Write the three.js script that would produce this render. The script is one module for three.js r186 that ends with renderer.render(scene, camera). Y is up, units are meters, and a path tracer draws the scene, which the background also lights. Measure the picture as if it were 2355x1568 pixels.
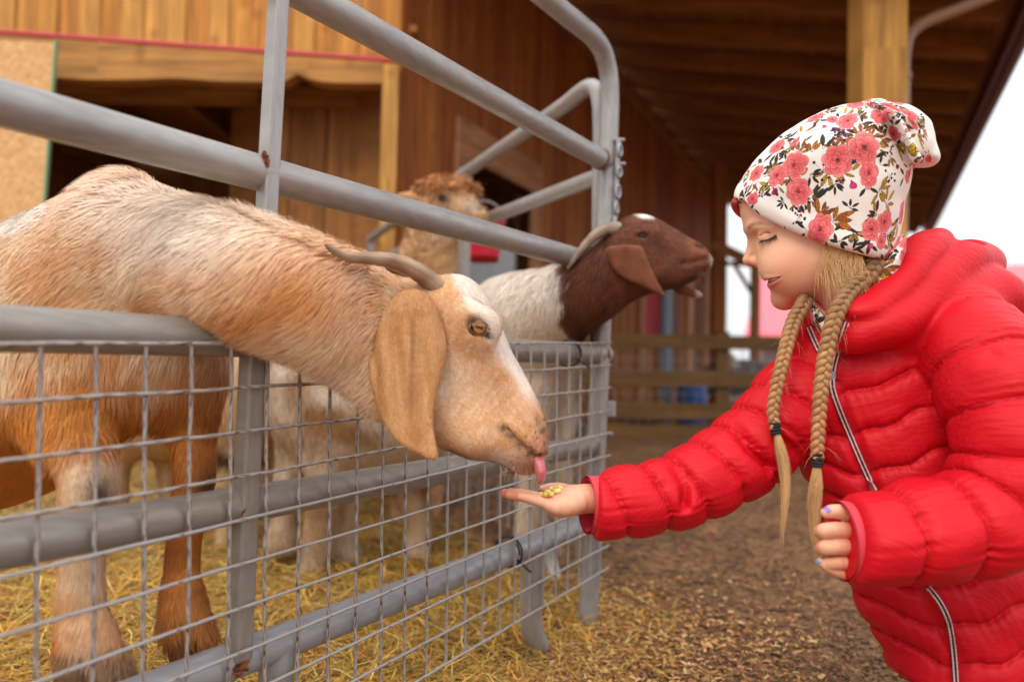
import * as THREE from 'three';
import { ImprovedNoise } from 'three/addons/math/ImprovedNoise.js';
import { mergeGeometries } from 'three/addons/utils/BufferGeometryUtils.js';
import { RoundedBoxGeometry } from 'three/addons/geometries/RoundedBoxGeometry.js';

// ---------- camera, sky, sun, exposure ----------
const scene = new THREE.Scene();
const FPX = 1600, CX = 1177.5, CY = 784, EYE = 0.62;
const camera = new THREE.PerspectiveCamera(2 * Math.atan(784 / FPX) * 180 / Math.PI, 1024 / 681, 0.05, 400);
const PITCH = 0.0268, ROLL = 0.02;
const camF = new THREE.Vector3(0, Math.sin(PITCH), -Math.cos(PITCH));
const camU0 = new THREE.Vector3(0, Math.cos(PITCH), Math.sin(PITCH));
const camR = new THREE.Vector3(1, 0, 0).multiplyScalar(Math.cos(ROLL)).addScaledVector(camU0, Math.sin(ROLL));
const camU = camU0.clone().multiplyScalar(Math.cos(ROLL)).addScaledVector(new THREE.Vector3(1, 0, 0), -Math.sin(ROLL));
camera.position.set(0, EYE, 0);
camera.up.copy(camU);
camera.lookAt(camera.position.clone().add(camF));
camera.focus = 1.03;
camera.userData.fStop = 2.0;
const SKY_L = 2.6, EXPOSURE = 0.87;
{
  const W = 256, H = 128, d = new Float32Array(W * H * 4), n = new ImprovedNoise();
  for (let j = 0; j < H; j++) for (let i = 0; i < W; i++) {
    const el = ((j + 0.5) / H - 0.5) * Math.PI, az = i / W * Math.PI * 2, c = Math.cos(el);
    const q = n.noise(Math.cos(az) * c * 3 + 9, Math.sin(el) * 5, Math.sin(az) * c * 3) * 0.6 + n.noise(Math.cos(az) * c * 8, Math.sin(el) * 12 + 4, Math.sin(az) * c * 8) * 0.4;
    const b = SKY_L * ((1 + 1.5 * Math.max(0, Math.sin(el))) / 2.5 + 0.04 * q), k = (j * W + i) * 4;
    d[k] = b * 0.985; d[k + 1] = b * 1.0; d[k + 2] = b * 1.03; d[k + 3] = 1;
  }
  const t = new THREE.DataTexture(d, W, H, THREE.RGBAFormat, THREE.FloatType);
  t.mapping = THREE.EquirectangularReflectionMapping; t.magFilter = THREE.LinearFilter; t.needsUpdate = true;
  scene.background = t; scene.environment = t;
}
const sun = new THREE.DirectionalLight(0xffeacb, 1.5);
sun.position.set(-2.2, 5.2, 3.2); sun.target.position.set(0.2, 0.5, -1.2);
sun.castShadow = true; sun.shadow.radius = 45; sun.shadow.mapSize.set(2048, 2048);
Object.assign(sun.shadow.camera, { left: -5, right: 5, top: 5, bottom: -5, near: 0.1, far: 30 });
scene.add(sun, sun.target);
const renderer = new THREE.WebGLRenderer({ antialias: true });
renderer.shadowMap.enabled = true;
renderer.toneMapping = THREE.LinearToneMapping;
renderer.toneMappingExposure = EXPOSURE;

// ---------- helpers ----------
const V = (x, y, z) => new THREE.Vector3(x, y, z);
let seed = 12345;
const rnd = () => { seed = (seed + 0x6d2b79f5) | 0; let t = Math.imul(seed ^ (seed >>> 15), 1 | seed); t = (t + Math.imul(t ^ (t >>> 7), 61 | t)) ^ t; return ((t ^ (t >>> 14)) >>> 0) / 4294967296; };
const rr = (a, b) => a + (b - a) * rnd();
const clamp = (x, a = 0, b = 1) => Math.min(b, Math.max(a, x));
const mix = (a, b, t) => a + (b - a) * t;
const sstep = (a, b, x) => { const t = clamp((x - a) / (b - a)); return t * t * (3 - 2 * t); };
const mix3 = (a, b, t) => [mix(a[0], b[0], t), mix(a[1], b[1], t), mix(a[2], b[2], t)];
const lin = (r, g, b) => [r, g, b].map((c) => { c /= 255; return c <= 0.04045 ? c / 12.92 : Math.pow((c + 0.055) / 1.055, 2.4); });
const col = (r, g, b) => new THREE.Color().setRGB(...lin(r, g, b));
const IN = new ImprovedNoise();
const noise = (x, y, z) => IN.noise(x + 31.7, y + 17.3, z + 5.1);
const fbm = (x, y, z, o = 3) => { let s = 0, a = 0.5; for (let i = 0; i < o; i++) { s += a * noise(x, y, z); x *= 2.03; y *= 2.03; z *= 2.03; a *= 0.5; } return s; };
// a point of the place from the direction in which it is seen and its distance
const at = (x, y, Z) => camera.position.clone().addScaledVector(camF, Z).addScaledVector(camR, Z * (x - CX) / FPX).addScaledVector(camU, -Z * (y - CY) / FPX);
const seenAt = (p) => { const v = p.clone().sub(camera.position), d = v.dot(camF); return [CX + FPX * v.dot(camR) / d, CY - FPX * v.dot(camU) / d]; };
const PX = (px, Z) => px * Z / FPX;
const onGround = (x, y, h = 0) => { const d = at(x, y, 1).sub(camera.position); const t = (h - EYE) / d.y; return camera.position.clone().addScaledVector(d, t); };
const used = {};
const numbered = (name) => { const n = used[name] = (used[name] ?? -1) + 1; return n ? name + '_' + String(n).padStart(3, '0') : name; };
function shade(m) { m.castShadow = true; m.receiveShadow = true; return m; }
function thing(name, label, category, group) {
  const g = new THREE.Group(); g.name = numbered(name); g.userData = { label, category }; if (group) g.userData.group = group; scene.add(g); return g;
}
function part(parent, name, geo, mat, kind) { const m = shade(new THREE.Mesh(geo, mat)); m.name = name; if (kind) m.userData.kind = kind; parent.add(m); return m; }
function solo(name, geo, mat, label, category, group) { const m = shade(new THREE.Mesh(geo, mat)); m.name = numbered(name); m.userData = { label, category }; if (group) m.userData.group = group; scene.add(m); return m; }
function struct(name, geo, mat) { const m = shade(new THREE.Mesh(geo, mat)); m.name = name; m.userData = { kind: 'structure' }; scene.add(m); return m; }

function dataTex(w, h, f, srgb = true) {
  const d = new Uint8Array(w * h * 4);
  for (let j = 0; j < h; j++) for (let i = 0; i < w; i++) { const c = f(i / w, j / h, i, j), k = (j * w + i) * 4; d[k] = clamp(c[0]) * 255; d[k + 1] = clamp(c[1]) * 255; d[k + 2] = clamp(c[2]) * 255; d[k + 3] = 255; }
  const t = new THREE.DataTexture(d, w, h); t.wrapS = t.wrapT = THREE.RepeatWrapping; t.magFilter = THREE.LinearFilter; t.minFilter = THREE.LinearMipmapLinearFilter; t.generateMipmaps = true;
  if (srgb) t.colorSpace = THREE.SRGBColorSpace; t.needsUpdate = true; return t;
}
// noise that repeats with period 1 in u and v
const tile = (u, v, fu, fv, z = 0, o = 3) => {
  let s = 0, a = 0.5;
  for (let i = 0; i < o; i++) {
    const A = u * Math.PI * 2, B = v * Math.PI * 2, ru = fu / 6.2832, rv = fv / 6.2832;
    s += a * noise(Math.cos(A) * ru + z, Math.sin(A) * ru + Math.cos(B) * rv + z * 1.7, Math.sin(B) * rv + 3.1 * i); fu *= 2; fv *= 2; a *= 0.5;
  }
  return s;
};
// tube along points with radii; uv in metres along, 0..1 around
function tubeGeo(pts, radii, seg = 10, opt = {}) {
  const n = pts.length, pos = [], nor = [], uv = [], idx = [];
  let L = 0, N = V(), prevT = null, B = V();
  const tan = (i) => pts[Math.min(n - 1, i + 1)].clone().sub(pts[Math.max(0, i - 1)]).normalize();
  for (let i = 0; i < n; i++) {
    const T = tan(i), r = Array.isArray(radii) ? radii[i] : radii;
    if (i === 0) { const h = opt.up ?? (Math.abs(T.y) < 0.9 ? V(0, 1, 0) : V(1, 0, 0)); N.copy(h).addScaledVector(T, -h.dot(T)).normalize(); }
    else { L += pts[i].distanceTo(pts[i - 1]); N.addScaledVector(T, -N.dot(T)).normalize(); }
    B.crossVectors(T, N);
    const fl = opt.flat ?? 1;
    for (let j = 0; j <= seg; j++) {
      const a = j / seg * Math.PI * 2, c = Math.cos(a), s = Math.sin(a);
      pos.push(pts[i].x + r * (N.x * c + B.x * s * fl), pts[i].y + r * (N.y * c + B.y * s * fl), pts[i].z + r * (N.z * c + B.z * s * fl));
      const nn = V(N.x * c * fl + B.x * s, N.y * c * fl + B.y * s, N.z * c * fl + B.z * s).normalize();
      nor.push(nn.x, nn.y, nn.z); uv.push(j / seg, L);
    }
  }
  for (let i = 0; i < n - 1; i++) for (let j = 0; j < seg; j++) { const a = i * (seg + 1) + j, b = a + seg + 1; idx.push(a, a + 1, b, a + 1, b + 1, b); }
  if (!opt.open) for (const e of [0, n - 1]) {
    const c = pos.length / 3, T = tan(e).multiplyScalar(e ? 1 : -1);
    pos.push(pts[e].x, pts[e].y, pts[e].z); nor.push(T.x, T.y, T.z); uv.push(0.5, e ? L : 0);
    const base = pos.length / 3;
    for (let j = 0; j <= seg; j++) { const k = (e * (seg + 1) + j) * 3; pos.push(pos[k], pos[k + 1], pos[k + 2]); nor.push(T.x, T.y, T.z); uv.push(0.5, e ? L : 0); }
    for (let j = 0; j < seg; j++) e ? idx.push(c, base + j, base + j + 1) : idx.push(c, base + j + 1, base + j);
  }
  const g = new THREE.BufferGeometry();
  g.setAttribute('position', new THREE.Float32BufferAttribute(pos, 3)); g.setAttribute('normal', new THREE.Float32BufferAttribute(nor, 3)); g.setAttribute('uv', new THREE.Float32BufferAttribute(uv, 2)); g.setIndex(idx);
  return g;
}
const smooth = (pts, n) => new THREE.CatmullRomCurve3(pts, false, 'centripetal').getPoints(n);
const smoothEven = (pts, n) => new THREE.CatmullRomCurve3(pts, false, 'centripetal').getSpacedPoints(n);
const rod = (A, B, r, seg = 10) => tubeGeo([A, B], r, seg);
// a board from A to B, w wide across `side`, t thick; uv 0..1 across, metres along
function boardGeo(A, B, side, w, t) {
  const T = B.clone().sub(A), L = T.length(); T.normalize();
  const S = side.clone().addScaledVector(T, -side.dot(T)).normalize(), N = S.clone().cross(T).normalize();
  const g = new THREE.BoxGeometry(w, L, t), uv = g.attributes.uv, o = rnd();
  for (let i = 0; i < uv.count; i++) { const p = V().fromBufferAttribute(g.attributes.position, i); uv.setXY(i, p.x / w + 0.5, p.y / 1.2 + o); }
  const m = new THREE.Matrix4().makeBasis(S, T, N); m.setPosition(A.clone().add(B).multiplyScalar(0.5)); g.applyMatrix4(m);
  return g;
}
const boxAt = (c, sx, sy, sz, ry = 0) => new THREE.BoxGeometry(sx, sy, sz).rotateY(ry).translate(c.x, c.y, c.z);
// many thin blades joined into one geometry
class Blades {
  constructor() { this.p = []; this.n = []; this.c = []; this.i = []; }
  // a, b, c: root, middle, tip; w: width axis; N: normal
  add(a, b, c, w, r, N, ca, cb) {
    const o = this.p.length / 3, ex = b.x - a.x, ey = b.y - a.y, ez = b.z - a.z;
    if ((w.y * ez - w.z * ey) * N.x + (w.z * ex - w.x * ez) * N.y + (w.x * ey - w.y * ex) * N.z < 0) r = -r;
    this.p.push(a.x - w.x * r, a.y - w.y * r, a.z - w.z * r, a.x + w.x * r, a.y + w.y * r, a.z + w.z * r, b.x - w.x * r * 0.75, b.y - w.y * r * 0.75, b.z - w.z * r * 0.75, b.x + w.x * r * 0.75, b.y + w.y * r * 0.75, b.z + w.z * r * 0.75, c.x, c.y, c.z);
    for (let k = 0; k < 5; k++) this.n.push(N.x, N.y, N.z);
    this.c.push(...ca, ...ca, ...mix3(ca, cb, 0.6), ...mix3(ca, cb, 0.6), ...cb);
    this.i.push(o, o + 1, o + 2, o + 1, o + 3, o + 2, o + 2, o + 3, o + 4);
  }
  geo() {
    const g = new THREE.BufferGeometry();
    g.setAttribute('position', new THREE.Float32BufferAttribute(this.p, 3)); g.setAttribute('normal', new THREE.Float32BufferAttribute(this.n, 3)); g.setAttribute('color', new THREE.Float32BufferAttribute(this.c, 3)); g.setIndex(this.i); return g;
  }
}
// ---------- distance fields and their surfaces ----------
const smin = (a, b, k) => { const h = Math.max(k - Math.abs(a - b), 0) / k; return Math.min(a, b) - h * h * k * 0.25; };
const smax = (a, b, k) => -smin(-a, -b, k);
// a swept ellipse: pts [{p, a, b}] a = radius across, b = radius along the side vector W
function chain(list, W, n = 16, soft = 0) {
  const D = soft ? new Float64Array(n) : null, Tt = soft ? new Float64Array(n) : null;
  const cp = list.map((q) => q.p), cv = new THREE.CatmullRomCurve3(cp, false, 'centripetal');
  const P = [], m = list.length - 1;
  for (let i = 0; i <= n; i++) { const t = i / n, p = cv.getPoint(t), f = t * m, k = Math.min(m - 1, Math.floor(f)), e = f - k, s = e * e * (3 - 2 * e) * 0.5 + e * 0.5; P.push([p.x, p.y, p.z, mix(list[k].a, list[k + 1].a, s), mix(list[k].b ?? list[k].a, list[k + 1].b ?? list[k + 1].a, s)]); }
  const wx = W.x, wy = W.y, wz = W.z, len = [0]; for (let i = 0; i < n; i++) len.push(len[i] + Math.hypot(P[i + 1][0] - P[i][0], P[i + 1][1] - P[i][1], P[i + 1][2] - P[i][2]));
  const lo = [1e9, 1e9, 1e9], hi = [-1e9, -1e9, -1e9]; for (const q of P) for (let c = 0; c < 3; c++) { const R = Math.max(q[3], q[4]); lo[c] = Math.min(lo[c], q[c] - R); hi[c] = Math.max(hi[c], q[c] + R); }
  const f = (x, y, z) => {
    const ex = Math.max(lo[0] - x, x - hi[0], 0), ey = Math.max(lo[1] - y, y - hi[1], 0), ez = Math.max(lo[2] - z, z - hi[2], 0), far = ex * ex + ey * ey + ez * ez; if (far > 0.0064) { f.t = 0; f.s = 0; return Math.sqrt(far); }
    let best = 1e9, bt = 0, bs = 0, bx = 0, by = 0, bz = 0;
    for (let i = 0; i < n; i++) {
      const A = P[i], B = P[i + 1], dx = B[0] - A[0], dy = B[1] - A[1], dz = B[2] - A[2];
      let t = ((x - A[0]) * dx + (y - A[1]) * dy + (z - A[2]) * dz) / (dx * dx + dy * dy + dz * dz); t = t < 0 ? 0 : t > 1 ? 1 : t;
      const ox = x - A[0] - t * dx, oy = y - A[1] - t * dy, oz = z - A[2] - t * dz, w = ox * wx + oy * wy + oz * wz;
      const r2 = Math.max(0, ox * ox + oy * oy + oz * oz - w * w), a = A[3] + (B[3] - A[3]) * t, b = A[4] + (B[4] - A[4]) * t;
      const k = Math.sqrt(r2 / (a * a) + w * w / (b * b)), d = (k - 1) * (a < b ? a : b);
      if (soft) { D[i] = d; Tt[i] = t; }
      if (d < best) { best = d; bt = (i + t) / n; bs = len[i] + (len[i + 1] - len[i]) * t; bx = ox; by = oy; bz = oz; }
    }
    if (soft) { let sw = 0, ss = 0; for (let i = 0; i < n; i++) { const w = Math.exp((best - D[i]) / soft); sw += w; ss += w * (len[i] + (len[i + 1] - len[i]) * Tt[i]); } bs = ss / sw; let dw = 0; for (let i = 0; i < n; i++) dw += Math.exp((best - D[i]) / 0.0025); best -= 0.0025 * Math.log(dw) - 0.003; }
    f.t = bt; f.s = bs; f.x = bx; f.y = by; f.z = bz; return best;
  };
  f.curve = cv; f.run = len[n]; return f;
}
function ell(c, rx, ry, rz, X, Y, Z) {
  const x0 = X ?? V(1, 0, 0), y0 = Y ?? V(0, 1, 0), z0 = Z ?? V(0, 0, 1), m = Math.min(rx, ry, rz);
  return (x, y, z) => {
    x -= c.x; y -= c.y; z -= c.z;
    const a = (x * x0.x + y * x0.y + z * x0.z) / rx, b = (x * y0.x + y * y0.y + z * y0.z) / ry, d = (x * z0.x + y * z0.y + z * z0.z) / rz;
    return (Math.sqrt(a * a + b * b + d * d) - 1) * m;
  };
}
// a rounded solid from a side outline: poly [[u, v]...] in metres in the plane (O, eu, ev), thick(u, v) half width, rim = how far in from the outline it reaches full width
function inflate(O, eu, ev, poly, thick, rim, shift) {
  const cv = new THREE.CatmullRomCurve3(poly.map((p) => V(p[0], p[1], 0)), true, 'centripetal').getPoints(poly.length * 5);
  let u0 = 1e9, u1 = -1e9, v0 = 1e9, v1 = -1e9; for (const p of cv) { u0 = Math.min(u0, p.x); u1 = Math.max(u1, p.x); v0 = Math.min(v0, p.y); v1 = Math.max(v1, p.y); }
  const pad = 0.04; u0 -= pad; v0 -= pad; u1 += pad; v1 += pad;
  const n = 170, S = new Float32Array((n + 1) * (n + 1));
  for (let j = 0; j <= n; j++) for (let i = 0; i <= n; i++) {
    const u = mix(u0, u1, i / n), v = mix(v0, v1, j / n); let d = 1e9, ins = false;
    for (let k = 0, q = cv.length - 1; k < cv.length; q = k++) {
      const a = cv[k], b = cv[q], ex = b.x - a.x, ey = b.y - a.y, wx = u - a.x, wy = v - a.y, l = ex * ex + ey * ey;
      const t = l ? clamp((wx * ex + wy * ey) / l) : 0, dx = wx - ex * t, dy = wy - ey * t; d = Math.min(d, dx * dx + dy * dy);
      if ((a.y > v) !== (b.y > v) && u < (b.x - a.x) * (v - a.y) / (b.y - a.y) + a.x) ins = !ins;
    }
    S[j * (n + 1) + i] = Math.sqrt(d) * (ins ? -1 : 1);
  }
  // soften the ridge lines deep inside the outline
  for (let it = 0; it < 40; it++) { const Q = S.slice(); for (let j = 1; j < n; j++) for (let i = 1; i < n; i++) { const k = j * (n + 1) + i, wgt = clamp((-Q[k] - 0.007) / 0.02); if (wgt > 0) S[k] = mix(Q[k], (Q[k - 1] + Q[k + 1] + Q[k - n - 1] + Q[k + n + 1]) / 4, wgt); } }
  const en = eu.clone().cross(ev).normalize();
  return (x, y, z) => {
    x -= O.x; y -= O.y; z -= O.z;
    const u = x * eu.x + y * eu.y + z * eu.z, v = x * ev.x + y * ev.y + z * ev.z; let w = x * en.x + y * en.y + z * en.z;
    if (shift) w -= shift(u, v);
    const fi = (u - u0) / (u1 - u0) * n, fj = (v - v0) / (v1 - v0) * n, ci = clamp(fi, 0, n - 0.001), cj = clamp(fj, 0, n - 0.001), i = ci | 0, j = cj | 0, a = ci - i, b = cj - j, k = j * (n + 1) + i;
    let s = (S[k] * (1 - a) + S[k + 1] * a) * (1 - b) + (S[k + n + 1] * (1 - a) + S[k + n + 2] * a) * b;
    s += Math.hypot((fi - ci) / n * (u1 - u0), (fj - cj) / n * (v1 - v0));
    const H = thick(u, v), D = typeof rim === 'function' ? rim(u, v) : rim, q = Math.max(0, (D + s) / D);
    return (Math.sqrt(q * q + w * w / (H * H)) - 1) * Math.min(D, H);
  };
}
function grad(f, x, y, z, e) {
  const gx = f(x + e, y, z) - f(x - e, y, z), gy = f(x, y + e, z) - f(x, y - e, z), gz = f(x, y, z + e) - f(x, y, z - e), l = Math.hypot(gx, gy, gz) || 1;
  return [gx / l, gy / l, gz / l, l / (2 * e)];
}
// surface nets; blocks far from the surface are skipped
function surf(f, lo, hi, cell, color) {
  const nx = Math.ceil((hi.x - lo.x) / cell) + 1, ny = Math.ceil((hi.y - lo.y) / cell) + 1, nz = Math.ceil((hi.z - lo.z) / cell) + 1, B = 8;
  const val = new Float32Array(nx * ny * nz).fill(1e3), sy = nx, sz = nx * ny, done = new Set();
  const reach = cell * B * 0.87 * 2.6 + cell;
  for (let bz = 0; bz < nz; bz += B) for (let by = 0; by < ny; by += B) for (let bx = 0; bx < nx; bx += B) {
    const d = f(lo.x + (bx + B / 2) * cell, lo.y + (by + B / 2) * cell, lo.z + (bz + B / 2) * cell), far = Math.abs(d) > reach;
    for (let k = bz; k < Math.min(nz, bz + B); k++) for (let j = by; j < Math.min(ny, by + B); j++) for (let i = bx; i < Math.min(nx, bx + B); i++) val[k * sz + j * sy + i] = far ? d : f(lo.x + i * cell, lo.y + j * cell, lo.z + k * cell);
  }
  const vid = new Int32Array(nx * ny * nz).fill(-1), pos = [], idx = [];
  const E = [[0, 1], [0, 2], [0, 4], [1, 3], [1, 5], [2, 3], [2, 6], [3, 7], [4, 5], [4, 6], [5, 7], [6, 7]], off = [0, 1, sy, sy + 1, sz, sz + 1, sz + sy, sz + sy + 1], g = new Array(8);
  for (let k = 0; k < nz - 1; k++) for (let j = 0; j < ny - 1; j++) for (let i = 0; i < nx - 1; i++) {
    const o = k * sz + j * sy + i; let m = 0;
    for (let c = 0; c < 8; c++) { g[c] = val[o + off[c]]; if (g[c] < 0) m |= 1 << c; }
    if (m === 0 || m === 255) continue;
    let X = 0, Y = 0, Z = 0, n = 0;
    for (const [a, b] of E) { const A = g[a], C = g[b]; if ((A < 0) === (C < 0)) continue; const t = A / (A - C); X += (a & 1) + t * ((b & 1) - (a & 1)); Y += (a >> 1 & 1) + t * ((b >> 1 & 1) - (a >> 1 & 1)); Z += (a >> 2) + t * ((b >> 2) - (a >> 2)); n++; }
    vid[o] = pos.length / 3; pos.push(lo.x + (i + X / n) * cell, lo.y + (j + Y / n) * cell, lo.z + (k + Z / n) * cell);
  }
  for (let k = 1; k < nz - 1; k++) for (let j = 1; j < ny - 1; j++) for (let i = 1; i < nx - 1; i++) {
    const o = k * sz + j * sy + i, a = val[o] < 0;
    for (const [s, p, q] of [[1, sy, sz], [sy, sz, 1], [sz, 1, sy]]) {
      if (a === (val[o + s] < 0)) continue;
      const v0 = vid[o], v1 = vid[o - p], v2 = vid[o - p - q], v3 = vid[o - q];
      if (v0 < 0 || v1 < 0 || v2 < 0 || v3 < 0) continue;
      a ? idx.push(v0, v1, v2, v0, v2, v3) : idx.push(v0, v2, v1, v0, v3, v2);
    }
  }
  const n = pos.length / 3, P = new Float32Array(pos), N = new Float32Array(n * 3), C = color ? new Float32Array(n * 3) : null, e = cell * 0.5;
  for (let i = 0; i < n; i++) {
    let x = P[i * 3], y = P[i * 3 + 1], z = P[i * 3 + 2], G = grad(f, x, y, z, e); const d = clamp(f(x, y, z) / Math.max(0.3, G[3]), -cell * 0.7, cell * 0.7);
    x -= G[0] * d; y -= G[1] * d; z -= G[2] * d; G = grad(f, x, y, z, e);
    P[i * 3] = x; P[i * 3 + 1] = y; P[i * 3 + 2] = z; N[i * 3] = G[0]; N[i * 3 + 1] = G[1]; N[i * 3 + 2] = G[2];
    if (C) { const c = color(x, y, z, G); C[i * 3] = c[0]; C[i * 3 + 1] = c[1]; C[i * 3 + 2] = c[2]; }
  }
  const geo = new THREE.BufferGeometry();
  geo.setAttribute('position', new THREE.BufferAttribute(P, 3)); geo.setAttribute('normal', new THREE.BufferAttribute(N, 3)); if (C) geo.setAttribute('color', new THREE.BufferAttribute(C, 3)); 
  let turn = 0; for (let i = 0; i < idx.length; i += 3 * Math.max(1, (idx.length / 900) | 0)) { const a = idx[i] * 3, b = idx[i + 1] * 3, c = idx[i + 2] * 3, ux = P[b] - P[a], uy = P[b + 1] - P[a + 1], uz = P[b + 2] - P[a + 2], vx = P[c] - P[a], vy = P[c + 1] - P[a + 1], vz = P[c + 2] - P[a + 2]; turn += Math.sign((uy * vz - uz * vy) * N[a] + (uz * vx - ux * vz) * N[a + 1] + (ux * vy - uy * vx) * N[a + 2]); }
  if (turn < 0) for (let i = 0; i < idx.length; i += 3) { const q = idx[i]; idx[i] = idx[i + 1]; idx[i + 1] = q; }
  geo.setIndex(idx);
  return geo;
}
// the box round what is seen between (x0, y0) and (x1, y1) from Z0 to Z1 away
const boxOf = (x0, y0, x1, y1, Z0, Z1) => { const b = new THREE.Box3(); for (const x of [x0, x1]) for (const y of [y0, y1]) for (const Z of [Z0, Z1]) b.expandByPoint(at(x, y, Z)); return [b.min, b.max]; };
// the first point where the line of sight through (x, y) meets the field
function meet(f, x, y, z0 = 0.4, z1 = 2.6) {
  const d = at(x, y, 1).sub(camera.position); let t = z0;
  for (let i = 0; i < 260 && t < z1; i++) { const p = camera.position.clone().addScaledVector(d, t), v = f(p.x, p.y, p.z); if (v < 0.0003) return p; t += Math.max(0.0004, v * 0.45); }
  return at(x, y, (z0 + z1) / 2);
}
const T0 = Date.now(), stage = (s) => console.log(((Date.now() - T0) / 1000).toFixed(1) + 's ' + s);
// ---------- materials of the setting ----------
const woodTex = [0, 1, 2].map((k) => dataTex(64, 512, (u, v) => {
  const g = noise(u * 9 + k * 7, v * 2.2, k * 3.3) * 0.5 + noise(u * 26, v * 5 + k, 4) * 0.35 + noise(u * 60, v * 12, 9 + k) * 0.2;
  const kn = Math.max(0, 1 - Math.hypot((u - 0.3 - 0.2 * k) * 3, (v - 0.2 - 0.3 * k) * 30) * 0.9), st = fbm(u * 3 + k, v * 3, 11 + k) * 0.5;
  const b = 0.82 + g * 0.24 + st * 0.5 - kn * 0.14;
  return [b, b * (0.96 + g * 0.06 - kn * 0.05), b * (0.88 + g * 0.1 - kn * 0.15)];
}));
const wood = (r, g, b, rough = 0.75) => woodTex.map((t) => new THREE.MeshStandardMaterial({ map: t, color: col(r, g, b), roughness: rough, bumpMap: t, bumpScale: 0.002 }));
const pick = (a) => a[Math.floor(rnd() * a.length)];
const W_SIDING = [...wood(231, 166, 78), ...wood(222, 152, 66), ...wood(238, 178, 92)];
const W_LONG = [...wood(190, 116, 52), ...wood(176, 102, 44), ...wood(200, 128, 62)];
const W_BEAM = wood(206, 152, 84), W_DARK = wood(186, 128, 68), W_INNER = [...wood(186, 128, 66), ...wood(168, 112, 54)], W_ROOF = wood(186, 128, 68), W_CASE = wood(206, 154, 116), W_POST = wood(226, 172, 92), W_RAIL = wood(134, 100, 56);
const M_RED = new THREE.MeshStandardMaterial({ color: col(190, 58, 66), roughness: 0.45, metalness: 0.1 });
const M_MAROON = new THREE.MeshStandardMaterial({ color: col(92, 44, 48), roughness: 0.5 });
const M_PIPE = new THREE.MeshStandardMaterial({ color: col(150, 108, 82), roughness: 0.45 });
const M_DOORWAY = wood(122, 78, 46), M_GLASS = new THREE.MeshPhysicalMaterial({ color: 0xffffff, transmission: 1, roughness: 0.03, thickness: 0, ior: 1.5 });
const M_VOID = new THREE.MeshStandardMaterial({ color: col(22, 18, 18), roughness: 0.15 });
const osbTex = (() => {
  const cv = document.createElement('canvas'); cv.width = cv.height = 512; const c = cv.getContext('2d'); c.fillStyle = '#d6b184'; c.fillRect(0, 0, 512, 512);
  for (let i = 0; i < 2600; i++) { const x = rnd() * 560 - 24, y = rnd() * 560 - 24, a = rr(-1.2, 1.2) + (rnd() < 0.4 ? 1.5 : 0), l = rr(12, 46), w = rr(4, 13), t = rnd(); c.save(); c.translate(x, y); c.rotate(a); c.fillStyle = `rgba(${mix(182, 246, t) | 0},${mix(136, 218, t) | 0},${mix(88, 172, t) | 0},0.55)`; c.beginPath(); c.moveTo(-l / 2, -w / 2); c.lineTo(l / 2, -w / 3); c.lineTo(l / 2 - 3, w / 2); c.lineTo(-l / 2 + 4, w / 3); c.fill(); c.restore(); }
  const t = new THREE.CanvasTexture(cv); t.colorSpace = THREE.SRGBColorSpace; t.wrapS = t.wrapT = THREE.RepeatWrapping; return t;
})();
const M_OSB = new THREE.MeshStandardMaterial({ map: osbTex, color: col(255, 240, 222), roughness: 0.8 });
const M_OSBEDGE = new THREE.MeshStandardMaterial({ color: col(126, 160, 120), roughness: 0.8 });
// galvanised tube: spangle, dull zinc patches, long scratches, dirt
const galv = (dirt, rust) => dataTex(256, 512, (u, v) => {
  const sp = tile(u, v, 18, 36, 2, 3), big = tile(u, v, 3, 6, 7, 3), line = tile(u, v, 60, 3, 12, 2), q = tile(u, v, 40, 60, 5, 2), rs = sstep(0.16, 0.34, tile(u, v, 10, 26, 21, 4) + rust - 0.2);
  let b = 0.70 + sp * 0.08 + big * 0.12 + line * 0.03 + q * 0.04; const c = mix3([b, b * 1.0, b * 1.025], [0.50, 0.43, 0.33], clamp(dirt * (0.5 + big * 1.6 + q * 0.8)));
  return mix3(c, [0.36 + q * 0.2, 0.2 + q * 0.12, 0.13], rs * (rust > 0 ? 1 : 0));
});
const galvRough = dataTex(128, 256, (u, v) => { const b = 0.46 + tile(u, v, 8, 16, 3, 3) * 0.35; return [b, b, b]; }, false);
const metal = (tex, tint, metalness, rough = 1) => { const m = new THREE.MeshStandardMaterial({ map: tex, color: tint, metalness, roughness: rough, roughnessMap: galvRough }); return m; };
const T_G1 = galv(0.12, 0), T_G2 = galv(0.32, 0.0), T_W1 = galv(0.25, 0.3), T_W2 = galv(0.3, 0.12);
for (const t of [T_G1, T_G2, T_W1, T_W2]) t.repeat.set(1, 1.1);
T_W1.repeat.set(1, 3); T_W2.repeat.set(1, 3);
const M_GALV = metal(T_G1, col(230, 227, 221), 0.36), M_GALVD = metal(T_G2, col(222, 215, 203), 0.3), M_WIRE_R = metal(T_W1, col(250, 244, 236), 0.1), M_WIRE = metal(T_W2, col(248, 246, 242), 0.15), M_ZINC = metal(T_G1, col(226, 228, 230), 0.25);
const rustTex = dataTex(128, 128, (u, v) => { const q = tile(u, v, 6, 6, 3, 4), k = tile(u, v, 14, 14, 8, 3); return mix3(mix3([0.36, 0.17, 0.08], [0.62, 0.36, 0.18], clamp(0.5 + q * 1.6)), [0.12, 0.07, 0.05], sstep(0.05, 0.3, k)); });
const M_RUST = new THREE.MeshStandardMaterial({ map: rustTex, roughness: 0.9, bumpMap: rustTex, bumpScale: 0.003 });

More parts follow.
